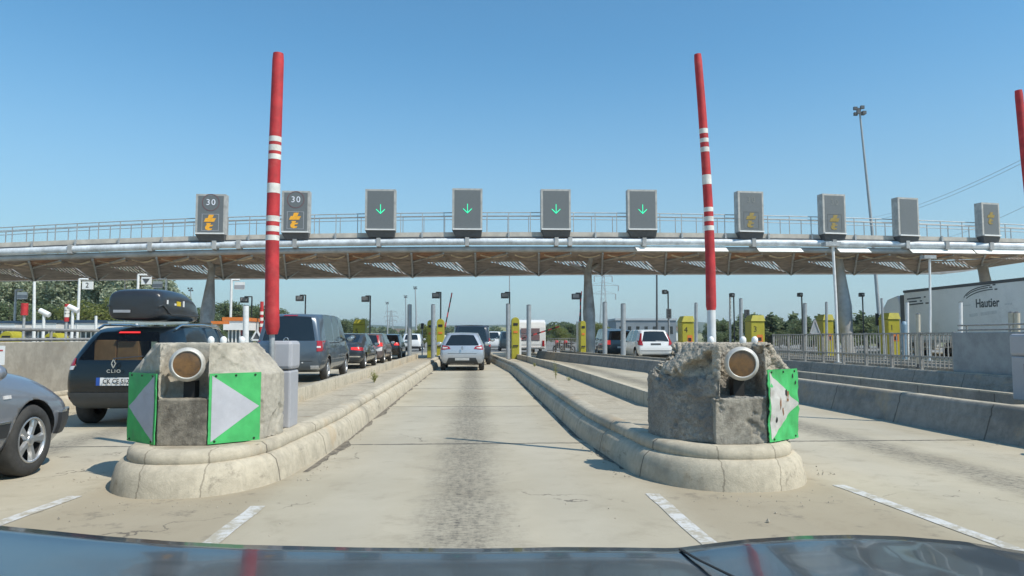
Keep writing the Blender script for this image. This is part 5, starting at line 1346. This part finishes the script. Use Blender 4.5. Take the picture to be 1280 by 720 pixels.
def make_car(name, label, cat, loc, kind, L, W, Ht, paint, near=False, arch_k=1.17, wr=.315, rear_wheel=.72, front_wheel=None, trim=0, rz=0.0, group='cars queueing at the toll lanes', glass='glass', mir=True, seams=True, **kw):
    t = thing(name, label, cat, loc, rz, group)
    S, G = stations(kind, L, W, Ht, **kw)
    front_wheel = front_wheel or L - .85
    h = W/2
    me = shell(S, G, trim_rows=trim, levels=3 if near else 2, arches=((rear_wheel, wr+.01, h), (front_wheel, wr+.01, h)), arch_r=wr*arch_k, rear_window=(kind != 'sedan'))
    c = Car(t, me, [paint, M['trim'], M['arch'], M['glass'], M[glass], M['glass'], M['glass']])
    for sx in (-1, 1):
        for y in (rear_wheel, front_wheel): wheel(t, sx*(h-.03), y, wr)
    belt = kw.get('belt', .93)
    if mir:
        for sx in (-1, 1): mirror(t, sx*(h+.06), (kw.get('ws_cowl') or L-1.15) - .42, belt+.05, paint)
    if seams:
        for y in (L*.36+.05, (kw.get('ws_cowl') or L-1.15) - .1, ((L*.36 + ((kw.get('ws_top')) or (kw.get('ws_cowl') or L-1.15)-.75))/2 + .16)):
            for v in (('right', 1), ('left', -1)):
                y_ = y*v[1]; c.patch('door_seam', [(y_-.005, .34), (y_+.005, .34), (y_+.005, belt-.03), (y_-.005, belt-.03)], v[0], M['arch'], .002, nx=1, nz=8, thick=False)
                if y < L-1.6: c.patch('door_handle', [(y_+.10*1, belt-.16), (y_+.26, belt-.16), (y_+.26, belt-.13), (y_+.10, belt-.13)], v[0], paint, .022, nx=3, nz=1)
    return t, c
LANE_L = -5.3
# 1 grey-blue car at the left edge
t, c = make_car('car', 'silver-blue saloon with dark bumper strip cut by the left edge, front wheel visible', 'car', (-4.93, 3.30, 0), 'sedan', 4.52, 1.76, 1.42, M['p_silverblue'], True, arch_k=1.12, wr=.325, front_wheel=3.66, belt=.93, hood_c=.985, hood_f=.765, ws_cowl=3.22, ws_top=2.45, base=.20)
c.patch('bumper_strip', [(4.07, .33), (4.46, .33), (4.49, .535), (4.07, .535)], 'right', M['trim_grey'], .035, nx=10, nz=3)
c.patch('bumper_strip', [(-.80, .33), (.80, .33), (.82, .535), (-.82, .535)], 'front', M['trim_grey'], .035, nx=10, nz=3)
c.patch('bumper_chrome', [(4.07, .537), (4.46, .537), (4.45, .56), (4.07, .56)], 'right', M['chrome'], .040, nx=10, nz=1)
c.patch('side_strip', [(1.2, .40), (3.26, .40), (3.28, .52), (1.2, .52)], 'right', M['trim_grey'], .014, nx=20, nz=2)
c.patch('strip_chrome', [(1.2, .522), (3.28, .522), (3.28, .54), (1.2, .54)], 'right', M['chrome'], .018, nx=20, nz=1)
c.patch('indicator', [(3.20, .735), (3.30, .735), (3.30, .765), (3.20, .765)], 'right', M['clear_light'], .010, nx=4, nz=2)
c.patch('headlight', [(-.82, .56), (-.50, .55), (-.48, .68), (-.80, .68)], 200, M['clear_light'], .01)
# 2 black hatch-estate with roof box
t, c = make_car('car', 'black estate car with a roof box and cardboard in its rear window', 'car', (-5.02, 10.45, 0), 'wagon', 4.26, 1.60, 1.43, M['p_black'], True, wr=.31, glass='glass_clear', belt=.95, y_roof_r=.38, rear_w=.87, trim=1, base=.24, ws_cowl=3.2, ws_top=2.4, tumble=.73, hood_c=.98)
BL = t
c.patch('tail_light', [(-.78, .86), (-.58, .88), (-.61, .98), (-.78, .98)], 'rear', M['red_light'], .014, nx=10)
c.patch('tail_light', [(.58, .88), (.78, .86), (.78, .98), (.61, .98)], 'rear', M['red_light'], .014, nx=10)
c.patch('reverse_light', [(-.76, .81), (-.60, .82), (-.58, .875), (-.77, .855)], 'rear', M['clear_light'], .013)
c.patch('reverse_light', [(.60, .82), (.76, .81), (.77, .855), (.58, .875)], 'rear', M['clear_light'], .013)
c.patch('brake_light', [(-.15, 1.335), (.15, 1.335), (.14, 1.358), (-.14, 1.358)], 'rear', M['red_light_on'], .02, nx=8, nz=2)
pl = c.patch('number_plate', [(-.20, .60), (.26, .60), (.26, .71), (-.20, .71)], 'rear', M['plate'], .012)
c.patch('blue_band', [(-.255, .60), (-.20, .60), (-.20, .71), (-.255, .71)], 'rear', M['plate_blue'], .012, pl)
text_obj('plate_text', 'CK CE 512', .098, M['dark'], pl, FACE(.03, -.068, .655), .003, .80, .001)
bump = c.patch('lower_bumper', [(-.82, .28), (.82, .28), (.84, .50), (-.84, .50)], 'rear', M['trim'], .020, nx=24, nz=5)
c.patch('reflector', [(-.80, .40), (-.66, .40), (-.66, .43), (-.80, .43)], 'rear', M['red_light'], .028, nx=4, nz=1)
d = MB(); Mx = FACE(0, -.085, .905)      # lozenge badge
for a_, b_ in (((-.028,0),(0,.062)), ((0,.062),(.028,0)), ((.028,0),(0,-.062)), ((0,-.062),(-.028,0))):
    p, q = Vector((*a_, 0)), Vector((*b_, 0)); d.bar(Mx @ p, Mx @ q, .022, .012)
d.build('badge', M['chrome'], t)
text_obj('model_letters', 'CLIO', .064, M['chrome'], t, FACE(0, -.078, .80), .008, 1.15, .001, 1.25)
c.patch('wiper', [(-.06, .965), (.34, 1.0), (.34, 1.015), (-.06, .985)], 'rear', M['black'], .02, nx=8, nz=1)
for sx in (-1, 1):
    rr = MB(); rr.tube([(sx*.56, .55, 1.39), (sx*.57, .75, 1.455), (sx*.58, 1.6, 1.47), (sx*.57, 2.3, 1.45), (sx*.56, 2.45, 1.40)], .018, 8); rr.build('roof_rail', M['chrome'], t)
for y in (.95, 1.95):
    rr = MB(); rr.box(-.60, .60, y-.03, y+.03, 1.485, 1.515); rr.build('cross_bar', M['chrome'], t)
cb_ = thing('cardboard_box', 'brown cardboard behind the rear window of the black estate car', 'cardboard box', (-5.05-.17, 10.45+.42, 1.0))
b_ = MB(); b_.box(-.33, -.02, 0, .35, -.1, .235); b_.build('box_side', M['cardboard'], cb_, .008); b_ = MB(); b_.box(-.008, .30, .01, .35, -.1, .215); b_.build('box_side', M['cardboard'], cb_, .008)
pt_ = MB(); pt_.box(.0, .085, 0, .01, 0, .15); o = pt_.build('paper_tag', M['paper']); o.location = (-5.05+.33, 10.45+.38, 1.06); tag(o, 'pale green paper tag behind the black car rear window', 'paper tag')
# roof box
def roof_box(loc):
    t = thing('roof_box', 'black roof box with small white and yellow stickers on the black estate car', 'roof box', loc)
    st = []; L = 2.15
    prof = [(0, .36, .03, .40), (.05, .395, .01, .47), (.3, .41, 0, .50), (.9, .41, 0, .50), (1.35, .38, 0, .41), (1.7, .31, .01, .25), (1.88, .18, .05, .14)]
    rings = []
    for y, w_, z0, z1 in prof:
        n = 24; rg = []
        for i in range(n):
            a = 2*PI*i/n; cx_, sx_ = math.cos(a), math.sin(a); e = .42
            rg.append(Vector((math.copysign(abs(cx_)**e, cx_)*w_, y, (z0+z1)/2 + math.copysign(abs(sx_)**(e+.12), sx_)*(z1-z0)/2)))
        rings.append(rg)
    mb = MB(); mb.loft(rings, 0, True); o = mb.build('shell', simple('roof_box_black', (.028,.03,.034), .30, 0, .1, 3, coat=.3), t)
    bev = o.modifiers.new('s', 'SUBSURF'); bev.levels = 1; bev.render_levels = 2
    se = MB(); pts_ = []
    for y, w_, z0, z1 in prof: pts_.append((w_+.003, y, z0+.11 if .1 < y < 1.7 else (z0+z1)/2))
    for sg in (-1, 1): se.tube([(sg*p[0], p[1], p[2]) for p in pts_], .008, 6)
    se.build('seam_strip', M['trim'], t)
    for nm, x0, x1, z0, z1, m_ in (('maker_strip', -.28, -.04, .125, .165, 'frame_grey'),):
        q = MB(); q.box(x0, x1, -.025, -.012, z0, z1); q.build(nm, M[m_], t)
    for y0, y1, z0, z1, m_ in ((.16, .20, .26, .32, 'white'), (.52, .66, .245, .315, 'plate_yellow'), (.44, .49, .25, .28, 'white'), (.76, .80, .24, .33, 'white')):
        q = MB(); q.box(.405, .415, y0, y1, z0, z1); q.build('sticker', M[m_], t)
roof_box((-5.0, 10.85, 1.51))
# 3 blue-grey van
t, c = make_car('van', 'blue-grey passenger van with a large rear window behind the grey cabinet', 'van', (-5.22, 20.6, 0), 'van', 4.89, 1.90, 1.95, M['p_bluegrey'], True, wr=.34, rear_wheel=1.0, front_wheel=3.98, belt=1.17, base=.28, ws_cowl=4.2, ws_top=3.45, hood_c=1.18, hood_f=.92, y_roof_r=.20, tumble=.84, rear_w=.97, glass='glass')
for s_, nm in ((-1, 'l'), (1, 'r')):
    xs = sorted((s_*.93, s_*.79)); c.patch('tail_light', [(xs[0], .88), (xs[1], .88), (xs[1], 1.18), (xs[0], 1.18)], 'rear', M['red_light'], .02)
    c.patch('reverse_light', [(xs[0], .98), (xs[1], .98), (xs[1], 1.03), (xs[0], 1.03)], 'rear', M['clear_light'], .026)
c.patch('tail_light', [(.04, .90), (.22, .90), (.22, 1.17), (.04, 1.17)], 'right', M['red_light'], .012)
c.patch('brake_light', [(-.20, 1.885), (.20, 1.885), (.18, 1.915), (-.18, 1.915)], 'rear', M['red_light'], .02, nz=2)
c.patch('number_plate', [(-.26, .90), (.26, .90), (.26, 1.01), (-.26, 1.01)], 'rear', M['plate_yellow'], .015)
c.patch('tailgate_seam', [(-.86, .60), (.86, .60), (.86, .61), (-.86, .61)], 'rear', M['arch'], .003, nz=1, thick=False)
for x in (.12, .40): c.patch('parking_sensor', [(x-.02, .55), (x+.02, .55), (x+.02, .58), (x-.02, .58)], 'rear', M['white'], .012, nx=2, nz=2)
c.patch('corner_reflector', [(.62, .38), (.84, .38), (.84, .48), (.62, .48)], 'rear', M['clear_light'], .02)
d = MB(); d.lathe([(.075, 0), (.075, .01), (.062, .012), (.060, 0)], 20, FACE(-.05, -.055, 1.20)); d.bar((-.09, -.06, 1.23), (-.05, -.06, 1.15), .012, .008); d.bar((-.01, -.06, 1.23), (-.05, -.06, 1.15), .012, .008); d.build('badge', M['chrome'], t)
c.patch('sliding_rail', [(1.1, 1.10), (2.6, 1.10), (2.6, 1.125), (1.1, 1.125)], 'right', M['arch'], .004, nx=10, nz=1, thick=False)
mirror(t, 1.06, 3.95, 1.28, M['black'])
# 4 dark saloon
t, c = make_car('car', 'dark grey saloon with lit tail lamps right in front of the blue-grey van', 'car', (-5.36, 29.3, 0), 'sedan', 4.75, 1.84, 1.43, M['p_dark'], belt=.93, ws_cowl=3.4, ws_top=2.55)
for s_ in (-1, 1):
    xs = sorted((s_*.86, s_*.42)); c.patch('tail_light', [(xs[0], .74), (xs[1], .78), (xs[1], .88), (xs[0], .88)] if s_ < 0 else [(xs[0], .78), (xs[1], .74), (xs[1], .88), (xs[0], .88)], 'rear', M['red_light_on'] if s_ > 0 else M['red_light'], .015)
c.patch('tail_light', [(.02, .76), (.30, .78), (.30, .86), (.02, .88)], 'right', M['red_light'], .012)
c.patch('number_plate', [(-.26, .55), (.26, .55), (.26, .66), (-.26, .66)], 'rear', M['plate'], .012)
c.patch('bumper_glint', [(.35, .48), (.80, .48), (.80, .53), (.35, .53)], 'rear', M['chrome'], .012, nz=1)
# 5 maroon/silver estate
t, c = make_car('car', 'silver-maroon estate car with red lamps running up its rear pillars', 'car', (-5.36, 35.6, 0), 'wagon', 4.6, 1.84, 1.47, M['p_redbrown'], belt=.95, y_roof_r=.30, trim=0)
for s_ in (-1, 1):
    xs = sorted((s_*.86, s_*.62)); c.patch('tail_light', [(xs[0], .84), (xs[1], .84), (xs[1], 1.02), (xs[0], 1.02)], 'rear', M['red_light_on'], .015)
    xs = sorted((s_*.74, s_*.64)); c.patch('pillar_light', [(xs[0]+(-.0), 1.02), (xs[1], 1.02), (xs[1]-s_*.10, 1.38), (xs[0]-s_*.10, 1.38)], 'rear', M['red_light'], .015)
c.patch('number_plate', [(-.26, .62), (.26, .62), (.26, .73), (-.26, .73)], 'rear', M['plate'], .012)
c.patch('corner_glint', [(.45, .58), (.85, .62), (.85, .82), (.60, .70)], 'rear', M['clear_light'], .012)
# 6 black hatch
t, c = make_car('car', 'small black hatchback at the head of the left queue', 'car', (-5.15, 42.2, 0), 'hatch', 4.1, 1.76, 1.46, M['p_blackcar'], belt=.94)
for s_ in (-1, 1):
    xs = sorted((s_*.84, s_*.50)); c.patch('tail_light', [(xs[0], .82), (xs[1], .82), (xs[1], .96), (xs[0], .98)], 'rear', M['red_light_on'], .015)
    c.patch('tail_light', [(s_*.04, .84), (s_*.04 + (.22 if s_ > 0 else -.22), .86), (s_*.04 + (.22 if s_ > 0 else -.22), .94), (s_*.04, .96)] if s_ > 0 else [(-.26, .86), (-.04, .84), (-.04, .96), (-.26, .94)], 'right' if s_ > 0 else 'left', M['red_light'], .012)
c.patch('number_plate', [(-.26, .62), (.26, .62), (.26, .73), (-.26, .73)], 'rear', M['plate'], .012)
# 7 white SUV far left lane
t, c = make_car('car', 'white car driving away in the distance between two grey posts', 'car', (-5.9, 68, 0), 'wagon', 4.4, 1.82, 1.62, M['p_white'], belt=1.05, trim=1, seams=False, group='cars driving away beyond the toll lanes')
# 8 silver hatchback in our lane
t, c = make_car('car', 'silver hatchback with almond rear window right in our lane', 'car', (-.46, 27.6, 0), 'hatch', 4.06, 1.74, 1.45, M['p_silver'], True, wr=.31, belt=.96, y_roof_r=.42, rear_w=.94, tumble=.70, hood_c=.98)
for s_ in (-1, 1):
    q = [(s_*.84, .80), (s_*.44, .84), (s_*.50, .93), (s_*.84, 1.0)]
    if s_ > 0: q = [q[1], q[0], q[3], q[2]]
    c.patch('tail_light', q, 'rear', M['red_light'], .015, nx=10)
    q = [(s_*.74, .85), (s_*.54, .865), (s_*.56, .90), (s_*.74, .92)]
    if s_ > 0: q = [q[1], q[0], q[3], q[2]]
    c.patch('lamp_core', q, 'rear', M['clear_light'], .02, nx=6, nz=3)
c.patch('lower_bumper', [(-.62, .27), (.62, .27), (.52, .50), (-.52, .50)], 'rear', M['trim'], .018, nx=16)
pl = c.patch('number_plate', [(-.27, .40), (.27, .40), (.27, .49), (-.27, .49)], 'rear', M['plate'], .030)
c.patch('lower_glint', [(-.45, .24), (.45, .24), (.45, .27), (-.45, .27)], 'rear', M['clear_light'], .02, nz=1)
c.patch('tailgate_seam', [(-.56, .66), (.56, .66), (.54, .672), (-.54, .672)], 'rear', M['arch'], .003, nz=1, thick=False)
d = MB(); Mx = FACE(0, -.088, .87)
for a_, b_ in (((-.03,0),(0,.07)), ((0,.07),(.03,0)), ((.03,0),(0,-.07)), ((0,-.07),(-.03,0))):
    d.bar(Mx @ Vector((*a_, 0)), Mx @ Vector((*b_, 0)), .02, .01)
d.build('badge', M['steel_dark'], t)
# 9 black van ahead
t, c = make_car('van', 'black box-backed van in front of the silver hatchback', 'van', (-.12, 33.6, 0), 'van', 4.3, 1.83, 1.86, M['p_van'], belt=1.10, base=.26, y_roof_r=.14, tumble=.88, rear_w=.98, ws_cowl=3.4, ws_top=2.7, hood_c=1.12, hood_f=.88, wr=.33, rear_wheel=.62)
for s_ in (-1, 1):
    xs = sorted((s_*.90, s_*.80)); c.patch('tail_light', [(xs[0], .85), (xs[1], .85), (xs[1], 1.25), (xs[0], 1.25)], 'rear', M['red_light'], .02)
    c.patch('reverse_light', [(xs[0], .98), (xs[1], .98), (xs[1], 1.1), (xs[0], 1.1)], 'rear', M['clear_light'], .025)
# 10 two far vehicles right of the van
make_car('car', 'small white and blue vehicle far beyond our lane', 'car', (2.0, 76, 0), 'wagon', 4.4, 1.85, 1.9, M['p_white'], belt=1.15, seams=False, group='cars driving away beyond the toll lanes', y_roof_r=.15)
make_car('van', 'dark van far beyond our lane, beside the white vehicle', 'van', (3.3, 68, 0), 'van', 4.8, 1.9, 1.85, M['p_tealgrey'], belt=1.15, seams=False, group='cars driving away beyond the toll lanes', y_roof_r=.15)
# 12 white estate
t, c = make_car('car', 'white estate car with tall red lamps behind the right concrete block', 'car', (9.55, 37.6, 0), 'wagon', 4.9, 1.92, 1.68, M['p_white'], True, wr=.36, belt=1.05, base=.26, y_roof_r=.42, tumble=.76, rear_w=.95)
for s_ in (-1, 1):
    q = [(s_*.90, .86), (s_*.68, .86), (s_*.72, 1.10), (s_*.90, 1.12)]
    if s_ > 0: q = [q[1], q[0], q[3], q[2]]
    c.patch('tail_light', q, 'rear', M['red_light'], .02)
    q = [(s_*.86, 1.10), (s_*.74, 1.10), (s_*.66, 1.50), (s_*.72, 1.50)]
    if s_ > 0: q = [q[1], q[0], q[3], q[2]]
    c.patch('pillar_light', q, 'rear', M['red_light'], .02)
    y_ = [(.03, .88), (.22, .90), (.26, 1.08), (.05, 1.12)] if s_ > 0 else [(-.22, .90), (-.03, .88), (-.05, 1.12), (-.26, 1.08)]
    c.patch('tail_light', y_, 'right' if s_ > 0 else 'left', M['red_light'], .014)
c.patch('number_plate', [(-.27, .88), (.27, .88), (.27, .97), (-.27, .97)], 'rear', M['trim'], .012)
c.patch('bumper_line', [(-.86, .56), (.86, .56), (.86, .59), (-.86, .59)], 'rear', M['trim'], .008, nx=16, nz=1)
c.patch('bumper_line', [(-.70, .28), (.70, .28), (.70, .38), (-.70, .38)], 'rear', M['trim'], .012, nx=16, nz=2)
c.patch('wiper', [(.0, 1.08), (.45, 1.05), (.45, 1.07), (.0, 1.10)], 'rear', M['clear_light'], .02, nz=1)
# 13 dark people carrier
t, c = make_car('van', 'dark teal people carrier between two grey posts, left of the white estate', 'van', (9.35, 45.5, 0), 'van', 4.7, 1.86, 1.74, M['p_tealgrey'], belt=1.1, y_roof_r=.28, tumble=.80)
for s_ in (-1, 1):
    xs = sorted((s_*.90, s_*.70)); c.patch('tail_light', [(xs[0], .82), (xs[1], .82), (xs[1], 1.10), (xs[0], 1.10)], 'rear', M['red_light_on'], .02)
c.patch('number_plate', [(-.27, .60), (.27, .60), (.27, .71), (-.27, .71)], 'rear', M['plate'], .012)
# 14 a car further on, roof seen between post and estate
make_car('van', 'dark blue van roof peeping up behind the teal people carrier', 'van', (10.5, 53.5, 0), 'van', 4.8, 1.9, 1.92, M['p_bluegrey'], belt=1.15, seams=False, y_roof_r=.2)
# 11 caravan
t = thing('caravan', 'white caravan with two rear windows in the lane right of ours', 'caravan', (4.15, 53, 0))
prof = [(0, .42), (-.06, .8), (0, 2.0), (.12, 2.42), (.5, 2.58), (4.4, 2.58), (4.9, 2.2), (5.2, 1.2), (5.0, .5)]
mb = MB(); hw_ = 1.10
mb.add([(-hw_, y, z) for y, z in prof] + [(hw_, y, z) for y, z in prof], [tuple(range(9)), tuple(reversed(range(9, 18)))] + [(i, 9+i, 9+(i+1) % 9, (i+1) % 9) for i in range(9)]); mb.build('body', M['p_white'], t, .06)
for z0, z1 in ((1.55, 1.95), (1.05, 1.50)):
    for x0, x1 in ((-.72, -.05), (.02, .66)):
        q = MB(); q.box(x0, x1, -.085, -.03, z0, z1); q.build('window', simple('rose_glass', (.22,.15,.16), .2), t, .02)
for x in (-1.0, .84):
    q = MB(); q.box(x, x+.17, -.10, -.02, .62, 1.05); q.build('tail_light', M['red_light'], t, .02)
q = MB(); q.box(-1.0, 1.0, -.10, 0, .50, .60); q.build('rear_bumper', M['clear_light'], t, .02)
for sx in (-1, 1): wheel(t, sx*1.02, 2.4, .31)
q = MB(); q.bar((0, 4.9, .45), (0, 6.3, .45), .1, .08); q.build('drawbar', M['steel_dark'], t)
make_car('car', 'dark car pulling the caravan, hidden but for its outline', 'car', (4.15, 59.6, 0), 'wagon', 4.6, 1.85, 1.6, M['p_blackcar'], belt=1.0, seams=False)
# 15 lorry
XT, YT, WT = 24.95, 27.0, 2.5
t = thing('lorry', 'white articulated lorry with dark lettering on its long side, right of the plaza', 'lorry', (XT, YT, 0))
mb = MB(); mb.box(0, WT, 0, 13.6, 1.12, 3.86); mb.build('trailer_box', M['trailer'], t, .03)
mb = MB(); mb.box(-.02, WT+.02, -.02, 13.62, 3.865, 4.0); mb.build('roof_edge', M['steel_dark'], t)
mb = MB(); mb.box(-.01, WT, .0, 13.6, 1.0, 1.115); mb.build('chassis', M['steel'], t)
for y in (2.4, 3.75, 5.1): 
    for x in (.02, WT-.02):
        wo = MB(); sg = -1 if x < 1 else 1
        Mx = Matrix.Translation((x, y, .5)) @ Matrix.Rotation(sg*PI/2, 4, 'Y'); wo.lathe([(.28, -.32), (.47, -.32), (.5, -.28), (.5, -.04), (.46, 0), (.30, .01)], 28, Mx); w2 = wo.build('wheel', M['tyre'], t)
        ri = MB(); ri.lathe([(.30, .0), (.27, -.02), (.16, -.12), (.09, -.02), (0, -.02)], 24, Mx); ri.build('rim', M['rim'], w2)
for y0, y1 in ((6.2, 9.5),): mb = MB(); mb.box(.02, .08, y0, y1, .45, .9); mb.build('side_guard', M['steel'], t)
for y in (.1,): mb = MB(); mb.box(.02, .2, y, y+.1, .5, 1.0); mb.build('mudguard', M['black'], t)
cab = MB(); cy = 14.05
prof = [(cy, .55), (cy, 3.2), (cy+.25, 3.75), (cy+1.3, 3.55), (cy+1.95, 2.9), (cy+2.3, 2.0), (cy+2.3, .55)]
cab.add([(.02, y, z) for y, z in prof] + [(WT-.02, y, z) for y, z in prof], [tuple(range(7)), tuple(reversed(range(7, 14)))] + [(i, 7+i, 7+(i+1) % 7, (i+1) % 7) for i in range(7)]); cab.build('cab', M['p_white'], t, .08)
q = MB(); q.box(.0, .018, cy+1.05, cy+1.85, 1.95, 2.65); q.build('side_window', M['glass_blue'], t)
q = MB(); q.add([(.2, cy+2.31, 1.95), (WT-.2, cy+2.31, 1.95), (WT-.2, cy+1.99, 2.85), (.2, cy+1.99, 2.85)], [(0,1,2,3)]); q.build('windscreen', M['glass'], t)
q = MB(); q.box(-.28, -.12, cy+2.0, cy+2.12, 2.0, 2.75); q.bar((-.2, cy+2.06, 2.6), (.1, cy+2.0, 2.65), .04, .04); q.build('mirror', M['black'], t)
q = MB(); q.box(.05, WT-.05, cy-.35, cy, 1.2, 3.75); q.build('air_deflector', M['steel_dark'], t)
for y in (cy+1.4, cy-1.0):
    for x in (.02, WT-.02):
        sg = -1 if x < 1 else 1; Mx = Matrix.Translation((x, y, .5)) @ Matrix.Rotation(sg*PI/2, 4, 'Y'); wo = MB(); wo.lathe([(.28, -.32), (.47, -.32), (.5, -.28), (.5, -.04), (.46, 0), (.30, .01)], 28, Mx); w2 = wo.build('wheel', M['tyre'], t)
        ri = MB(); ri.lathe([(.30, .0), (.27, -.02), (.16, -.12), (.09, -.02), (0, -.02)], 24, Mx); ri.build('rim', M['rim'], w2)
# lettering on the side that faces -X: reading direction runs from far (+Y) to near (-Y)
SIDE = Matrix.Translation((-.006, 0, 0)) @ Matrix.Rotation(-PI/2, 4, 'Z') @ Matrix.Rotation(PI/2, 4, 'X')
def side(y, z): return Matrix.Translation((0, y, z)) @ SIDE
def sp(px, py):                                # point of the lorry side seen at a pixel of the photograph, as local (y, z)
    d_ = ray(px, py); p = Vector((0, 0, H)) + d_ * (XT / d_.x); return (p.y - YT, p.z)
a_ = sp(1234, 379); text_obj('side_lettering', 'Hautier', .60, M['trailer_text'], t, side(*a_), .006, .88, .012)
for (x0, y0, x1, y1, hh) in ((1204, 382, 1213, 381.3, .07), (1256, 380.3, 1265, 379.6, .07), (1212, 394.5, 1222, 393, .16), (1226, 392.6, 1246, 390, .16)):   # pale lines too faint to read
    p0, p1 = sp(x0, y0), sp(x1, y1); q = MB(); q.bar((-.004, p0[0], p0[1]), (-.004, p1[0], p1[1]), .008, hh); q.build('pale_line', M['trailer_text_faint'], t)
def arc_line(pts_, r, mat, nm='side_swoosh'):
    mb = MB(); n = 20; P = []
    for i in range(n+1):
        u = i/n; a, b_, c_ = [sp(*q) for q in pts_]; y = (1-u)**2*a[0] + 2*u*(1-u)*b_[0] + u*u*c_[0]; z = (1-u)**2*a[1] + 2*u*(1-u)*b_[1] + u*u*c_[1]; P.append((-.004, y, z))
    for p, q in zip(P, P[1:]): mb.bar(p, q, .012, r)
    mb.build(nm, M[mat], t)
arc_line(((1205, 372), (1211, 360), (1238, 356.5)), .045, 'trailer_text'); arc_line(((1208, 370), (1216, 362), (1235, 359.5)), .045, 'trailer_text'); arc_line(((1208, 373), (1218, 364), (1241, 361.5)), .045, 'trailer_text')
arc_line(((1205, 372), (1202, 378), (1202, 398)), .03, 'trailer_text_faint')
for px, py in ((1242, 356), (1238, 359), (1244.5, 361.5)): 
    y, z = sp(px, py); q = MB(); q.box(-.012, -.002, y-.12, y+.06, z-.03, z+.03); q.build('swoosh_dash', M['trailer_text'], t)
for (x0, y0, x1, y1) in ((1134, 374, 1151, 372), (1136, 377.5, 1146, 376.5), (1137, 381, 1154, 379), (1155, 371.3, 1157, 371), (1150, 376.2, 1152.5, 376), (1157, 379, 1161, 378.7)):
    a_, b_ = sp(x0, y0), sp(x1, y1); q = MB(); q.bar((-.006, a_[0], a_[1]), (-.006, b_[0], b_[1]), .012, .075); q.build('front_stripe', M['trailer_text'], t)
# motorcycles parked behind the small fence
def motorcycle(loc, label, rz):
    t = thing('motorcycle', label, 'motorcycle', loc, rz, 'motorcycles behind the small fence')
    for y in (0, 1.4):
        mb = MB(); Mx = Matrix.Translation((0, y, .31)) @ Matrix.Rotation(PI/2, 4, 'Y'); mb.lathe([(.24, -.05), (.31, -.04), (.31, .04), (.24, .05), (.24, -.05)], 20, Mx); mb.lathe([(.05, -.03), (.05, .03)], 8, Mx); mb.build('wheel', M['tyre'], t)
    mb = MB(); mb.tube([(0, .1, .35), (0, .5, .55), (0, .95, .6), (0, 1.2, .85)], [.05, .14, .16, .06], 8); mb.build('engine_block', M['steel_dark'], t)
    mb = MB(); mb.tube([(0, .75, .82), (0, 1.0, .90), (0, 1.15, .86)], [.1, .17, .08], 10); mb.build('tank', M['red'], t)
    mb = MB(); mb.box(-.14, .14, -.05, .75, .76, .86); mb.build('seat', M['black'], t, .03)
    mb = MB(); mb.tube([(0, 1.4, .31), (0, 1.2, .95)], .04, 6); mb.tube([(-.35, 1.1, 1.02), (0, 1.2, .98), (.35, 1.1, 1.02)], .02, 6); mb.build('handlebar', M['steel'], t)
p = at(702, 425, 57); motorcycle((p.x, 57, 0), 'dark motorcycle behind the left part of the small fence', .3)
p = at(716, 425, 56.5); motorcycle((p.x, 56.5, 0), 'red-tanked motorcycle behind the right part of the small fence', .5)
# ------------------------------------------------------------------ the bonnet of our own car
def hood():
    t = thing('car', 'dark blue bonnet of the car we sit in, glossy, along the bottom edge', 'car', (0, .2, 0))
    prof = [(-60, 652), (0, 655), (60, 661), (130, 668), (220, 675), (300, 679), (450, 682.5), (600, 684), (700, 682), (780, 682.5), (835, 683.4), (850, 682.5), (880, 678.5), (930, 672.5), (1000, 668), (1060, 666.8), (1120, 668.5), (1200, 675), (1280, 688), (1380, 712)]
    def lip(px): return lin(px, prof)
    Yf = 1.52
    mb = MB(); nx, ny = 140, 26; V = []
    for i in range(nx+1):
        px = -150 + (1460+150)*i/nx
        e = at(px, lip(px), Yf)
        for j in range(ny+1):
            v = j/ny
            if v < .30:                              # rolled front lip going down
                a = (1 - v/.30)*PI*.5; y = Yf - .16 + .16*math.sin(a*1.0) if False else Yf + .035*math.sin(a) ; z = e.z - .035*(1-math.cos(a))*1.6 - (.30-v)*.25
            else:
                u = (v-.30)/.70; y = Yf - u*.85; z = e.z + .115*u - .03*u*u - .010*(1-math.exp(-u*9))*1.5
            V.append((e.x*(1 + 0*v), y - .2, z))
    mb.add(V, [(i*(ny+1)+j, i*(ny+1)+j+1, (i+1)*(ny+1)+j+1, (i+1)*(ny+1)+j) for i in range(nx) for j in range(ny)], 0, True)
    mb.build('bonnet_panel', M['p_hood'], t)
    for pts_ in ([(850, 684.6), (872, 690), (915, 699), (985, 713), (1040, 724)],):        # shut line between bonnet and right wing
        sm = MB(); P3 = []
        for a_, b_ in pts_:
            u = (b_ - lip(a_)) / 62.0; e = at(a_, lip(a_), Yf)
            yy = Yf - u*.85*.93; zz = e.z + .115*u - .03*u*u - .010*(1-math.exp(-u*9))*1.5
            P3.append(Vector((at(a_, b_, yy).x, yy - .2, zz + .0015)))
        for p, q in zip(P3, P3[1:]): sm.bar(p, q, .006, .002)
        sm.build('shut_line', M['arch'], t)
    mb = MB()                                         # front bumper and sides below, unseen from here but closing the car
    mb.box(-1.0, 1.02, 1.05, 1.30, .28, .72); mb.build('front_bumper', M['p_hood'], t, .06)
    for sx in (-1, 1): wheel(t, sx*.82, .62, .32)
hood()
